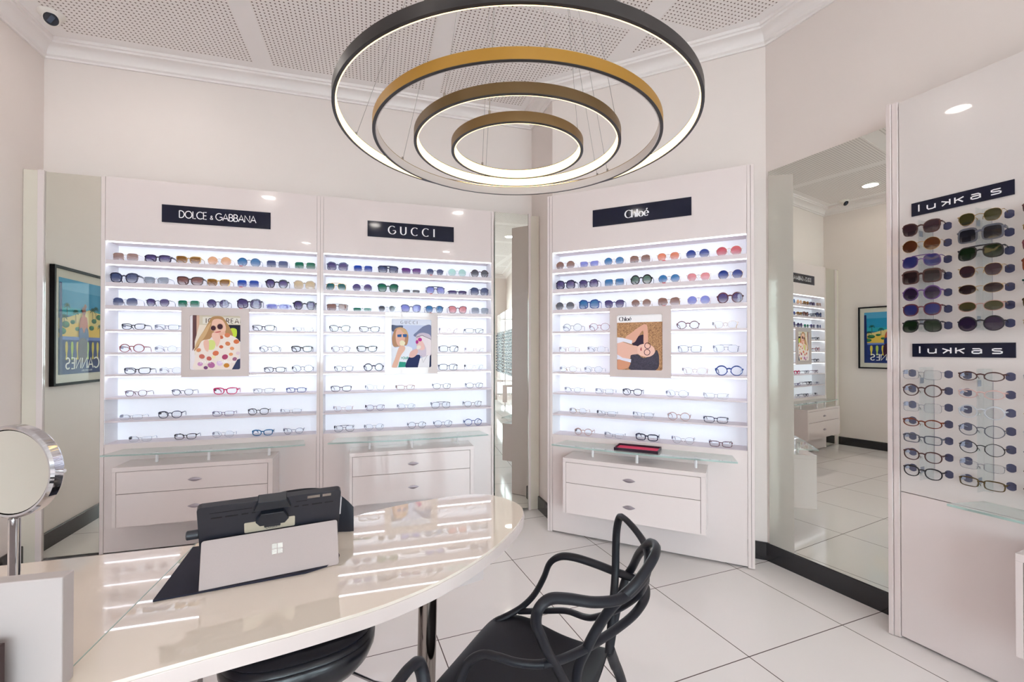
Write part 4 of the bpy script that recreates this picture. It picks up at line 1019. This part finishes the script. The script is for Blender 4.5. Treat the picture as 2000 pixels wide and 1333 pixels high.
# flap / keyboard cover lying on the desk
o = MB().prism([(-.080, .004), (.10, -.006), (.22, -.012), (.292, .006), (.305, .050), (.29, .300), (-.045, .285)][::1], .0, .0042).build('keyboard_cover', pbr('dark_felt_cover', '#1c1b2c', .85, noise=.15, nscale=400), t)
o.location = (0, 0, -.0002+.0004)

# ---- swivel stool behind the desk
t = thing('desk_stool', 'black leather swivel stool with low backrest tucked under the desk', 'stool', (-.555, 1.197, 0), R(28))
def sq_ring(r, n=40, e=2.7): return [(math.copysign(abs(math.cos(2*math.pi*k/n))**(2/e), math.cos(2*math.pi*k/n))*r, math.copysign(abs(math.sin(2*math.pi*k/n))**(2/e), math.sin(2*math.pi*k/n))*r) for k in range(n)]
def loft(mb, rings):
    n = len(rings[0][0]); vs = [(x, y, z) for P, z in rings for x, y in P]; fs = []
    for i in range(len(rings)-1):
        for k in range(n): fs.append([i*n+k, i*n+(k+1) % n, (i+1)*n+(k+1) % n, (i+1)*n+k])
    fs += [list(range(n))[::-1], [(len(rings)-1)*n+k for k in range(n)]]; mb.add(vs, fs); return mb
prof = [(r_*.95, z_+.062) for r_, z_ in [(.09, .405), (.130, .410), (.158, .428), (.180, .454), (.192, .482), (.193, .503), (.188, .507), (.192, .511), (.188, .520), (.183, .523), (.186, .527), (.180, .534), (.15, .540), (.10, .536), (.03, .533)]]
loft(MB(), [(sq_ring(r), z) for r, z in prof]).build('seat', BLKLEA, t, smooth=60)
bk = MB(); n = 24; vs = []
for i in range(n+1):
    x = -.152+.304*i/n; f = abs(x)/.152; zt = .888-.060*f**3.2; zb2 = .70-.0*f; yb = .175-.055*f*f
    vs += [(x, yb, zb2), (x, yb-.018*(1-f**6)-.004, (zb2+zt)/2), (x, yb, zt), (x, yb+.020*(1-f**6)+.004, zt-.012), (x, yb+.022*(1-f**6)+.004, zb2+.01)]
bk.add(vs, [[i*5+k, i*5+(k+1) % 5, (i+1)*5+(k+1) % 5, (i+1)*5+k] for i in range(n) for k in range(5)]+[[0, 1, 2, 3, 4][::-1], [n*5+k for k in range(5)]])
bk.build('backrest', BLKPL, t, smooth=50)
MB().tube([(0, .19, .74), (0, .215, .60), (0, .20, .50), (0, .10, .466)], .011, 10).build('back_bracket', BLKPL, t, smooth=50)
sc_ = MB().lathe([(.028, .10), (.028, .32), (.018, .32), (.018, .468), (0, .468)], 24).build('gas_column', CHROME, t, smooth=40)
for k in range(5):
    a = R(72*k+20); m_ = MB().tube([(.025*math.cos(a), .025*math.sin(a), .11), (.23*math.cos(a), .23*math.sin(a), .065)], [.016, .010], 10); lg_ = m_.build('base_arm', CHROME, t, smooth=40)
    w_ = MB(); w_.M = Matrix.Translation((.23*math.cos(a), .23*math.sin(a), .03)) @ Matrix.Rotation(a, 4, 'Z') @ Matrix.Rotation(R(90), 4, 'Y'); w_.lathe([(0, -.012), (.028, -.010), (.0285, 0), (.028, .010), (0, .012)], 18); w_.build('castor', BLKPL, lg_, smooth=40)
MB().tube([(.10, -.06, .470), (.165, -.125, .455), (.195, -.150, .452)], [.004, .004, .0055], 10).build('lever', STEEL, t, smooth=40)

# ---- round make-up mirror on a stand
t = thing('vanity_mirror', 'round chrome magnifying mirror on a stand at the left edge', 'mirror', (-.944, .866, .7517))
RM = .084; zc = 1.071-.7517
Mm = Matrix.Translation((0, 0, zc)) @ Matrix.Rotation(R(-2), 4, 'Z') @ Matrix.Rotation(R(90), 4, 'X')   # disc axis -> -y
rim = MB(); rim.M = Mm; rim.lathe([(RM-.004, .012), (RM, .013), (RM+.0035, .008), (RM+.0035, -.008), (RM, -.013), (RM-.006, -.012), (RM-.006, .004)], 56, closed=True)
ro = rim.build('rim', CHROME, t, smooth=30)
gl = MB(); gl.M = Mm; gl.lathe([(r_, .004+.020*(r_/RM)**2*.35) for r_ in (0, .02, .04, .06, RM-.006)]+[(RM-.006, -.002), (0, -.002)], 56); gl.build('mirror_face', MIRROR, t, smooth=30)
bkk = MB(); bkk.M = Mm; bkk.lathe([(RM-.005, -.008), (.05, -.0125), (.0, -.0135)], 40); bkk.f = [f for f in bkk.f if len(f) == 4]; bkk.mi = [0]*len(bkk.f); bkk.build('back_shell', CHROME, t, smooth=40)
pv = MB(); pv.tube([(RM+.003, 0, zc), (RM+.011, 0, zc)], .0035, 12); pv.build('pivot_screw', CHROME, t, smooth=40)
MB().tube([(0, 0, .012), (0, 0, zc-RM-.006)], .0088, 24).build('pole', CHROME, t, smooth=40)
MB().tube([(0, 0, zc-RM-.012), (0, 0, zc-RM-.001)], [.007, .004], 16).build('joint', DCHROME, t, smooth=40)
MB().lathe([(.075, 0), (.075, .004), (.068, .010), (.012, .014), (0, .014)], 40).build('base', CHROME, t, smooth=40)

# ---- white block stand and dark card box in the very left foreground
aS = R(13.5)
t = thing('block_display', 'thick white block display panel in the lower left foreground', 'display block', (-.7235, .735, .7562), aS)
MB().box(-.42, 0, 0, .028, 0, .178).build('block', pbr('white_block', '#b9afad', .5), t, bevel=.002)
t = thing('card_box', 'dark brown box at the lower left picture edge against the white block', 'box', (-.776, .700, .7524), aS)
MB().box(-.22, 0, -.025, .0, 0, .100).build('box_body', pbr('dark_brown_card', '#3e2a2a', .6), t, bevel=.001)

# ================================================================ moulded black plastic chair
CH = pbr('matt_black_plastic', '#16171f', .45, spec=.35, bump=.08, nscale=500)
def sym(P): return [(u, -v, z) for u, v, z in P]
def CM():
    m = MB(); m.M = Matrix.Diagonal((1, -1, 1, 1)); return m
def chair(label, loc_, face):
    """local: x forward, y right, z up; origin on the floor under the back"""
    t = thing('armchair', label, 'chair', loc_, face, 'moulded black plastic armchairs')
    # seat shell
    rows = [(.080, .125, .492), (.095, .150, .474), (.13, .168, .462), (.18, .182, .452), (.24, .200, .445), (.30, .218, .446), (.36, .238, .450), (.41, .246, .455), (.445, .232, .456), (.470, .208, .448), (.482, .178, .436)]
    mb = CM(); nv = 13; vs = []
    for dz in (0, -.010):
        for u, hw, z in rows:
            for k in range(nv):
                s = -1+2*k/(nv-1); ee = abs(s)
                zz = z+(.014*(ee**2.4) if u < .36 else .010*ee**3)-.012*(1-ee*ee)*(math.sin(math.pi*min(1, max(0, (u-.08)/.40))))
                vs.append((u-.0*ee, s*hw, zz+dz-(.012*ee**4 if u > .40 else 0)))
    m = len(rows); F = []
    for L_ in (0, 1):
        o_ = L_*m*nv
        for i in range(m-1):
            for k in range(nv-1):
                q = [o_+i*nv+k, o_+(i+1)*nv+k, o_+(i+1)*nv+k+1, o_+i*nv+k+1]; F.append(q if L_ == 0 else q[::-1])
    rim_ = [i*nv for i in range(m)]+[(m-1)*nv+k for k in range(1, nv)]+[i*nv+nv-1 for i in range(m-2, -1, -1)]+[k for k in range(nv-2, 0, -1)]
    for i in range(len(rim_)):
        a, b = rim_[i], rim_[(i+1) % len(rim_)]; F.append([b, a, a+m*nv, b+m*nv])
    mb.add(vs, F); so = mb.build('seat', CH, t, smooth=60); sd = so.modifiers.new('subsurf', 'SUBSURF'); sd.levels = 1; sd.render_levels = 2
    rb = (.0088, .0115)
    def rail(mb_, P, r=rb, n=8, k=6): q_ = spline(P, k); mb_.tube(q_, [r]*len(q_), n, up=(0, 0, 1))
    for s in (1, -1):
        tail = [(.215, .249, .667), (.150, .249, .660), (.090, .247, .650), (.045, .240, .647), (.015, .232, .645)] if s == 1 else [(.225, .250, .665), (.190, .244, .661), (.160, .231, .657), (.138, .217, .655)]
        arm = [(.452, .185, .448), (.415, .222, .462), (.385, .247, .480), (.350, .258, .520), (.318, .256, .580), (.296, .252, .632), (.262, .250, .660), ]+tail
        m_ = CM(); rail(m_, [(u, v*s, z) for u, v, z in arm], (.0088, .0125)); m_.build('armrest', CH, t, smooth=60)
    bk = CM()
    # rim: low curve round the back joining both arms
    rail(bk, [(.015, .232, .645), (-.004, .200, .645), (-.009, .145, .643), (.004, .070, .640), (.030, -.005, .640), (.060, -.075, .641), (.085, -.132, .645), (.112, -.182, .650), (.140, -.218, .655)])
    # wide rounded outline with two high corners
    rail(bk, [(.080, .118, .490), (.084, .165, .540), (.088, .235, .640), (.088, .245, .720), (.086, .250, .775), (.074, .238, .815), (.050, .205, .822), (.014, .172, .805), (-.012, .135, .790), (-.028, .078, .780), (-.032, .014, .772),
              (-.020, -.058, .770), (.000, -.120, .772), (.040, -.172, .782), (.086, -.215, .800), (.112, -.245, .808), (.127, -.266, .797), (.135, -.262, .765), (.132, -.247, .735), (.126, -.228, .695), (.118, -.192, .640), (.100, -.150, .560), (.082, -.122, .490)])
    # tall narrow arch
    rail(bk, [(.080, .120, .490), (.076, .190, .560), (.062, .245, .630), (.040, .245, .675), (.012, .180, .742), (-.015, .118, .792), (-.036, .078, .822), (-.054, .035, .833), (-.056, -.012, .831), (-.043, -.050, .812), (-.023, -.086, .790), (.001, -.106, .768), (.022, -.110, .742), (.047, -.106, .700), (.072, -.116, .650), (.096, -.116, .585), (.096, -.118, .490)])
    # side rail sweeping from the seat's front corner up to the middle of the back
    rail(bk, [(.395, .236, .466), (.360, .236, .475), (.300, .228, .495), (.228, .212, .520), (.160, .172, .540), (.121, .150, .562), (.060, .140, .602), (.005, .118, .660), (-.022, .070, .722), (-.032, .020, .770)], (.0085, .0105))
    bk.build('backrest', CH, t, smooth=60)
    for s in (1, -1):
        m_ = CM(); m_.tube(spline([(.078, .122*s, .500), (.074, .150*s, .455), (.060, .185*s, .380), (.030, .210*s, .22), (-.005, .232*s, 0.0)], 6), [(.019, .013)]*8+[(.017, .013)]*8+[(.0135, .012)]*9, 8); m_.build('leg', CH, t, smooth=60)
        m_ = CM(); m_.tube(spline([(.418, .200*s, .450), (.422, .214*s, .40), (.432, .226*s, .22), (.448, .240*s, 0.0)], 6), [(.017, .013)]*6+[(.014, .012)]*13, 8); m_.build('leg', CH, t, smooth=60)
    return t
FA = R(155)
fv = Vector((math.cos(FA), math.sin(FA))); sv = Vector((math.sin(FA), -math.cos(FA)))
Oc = Vector((.30, 1.12))-sv*.047
chair('black moulded plastic armchair with looping openwork back, standing right of the desk', (Oc.x, Oc.y, 0), FA)
# second one: only a corner of its back reaches the frame, beside the desk leg
FA2 = R(14); f2 = Vector((math.cos(FA2), math.sin(FA2))); l2 = Vector((-math.sin(FA2), math.cos(FA2)))
corner = Vector((-.150, .728)); O2 = corner-f2*.125-l2*.262
chair('black plastic armchair, only the top corner of its back showing by the desk leg', (O2.x, O2.y, 0), FA2)
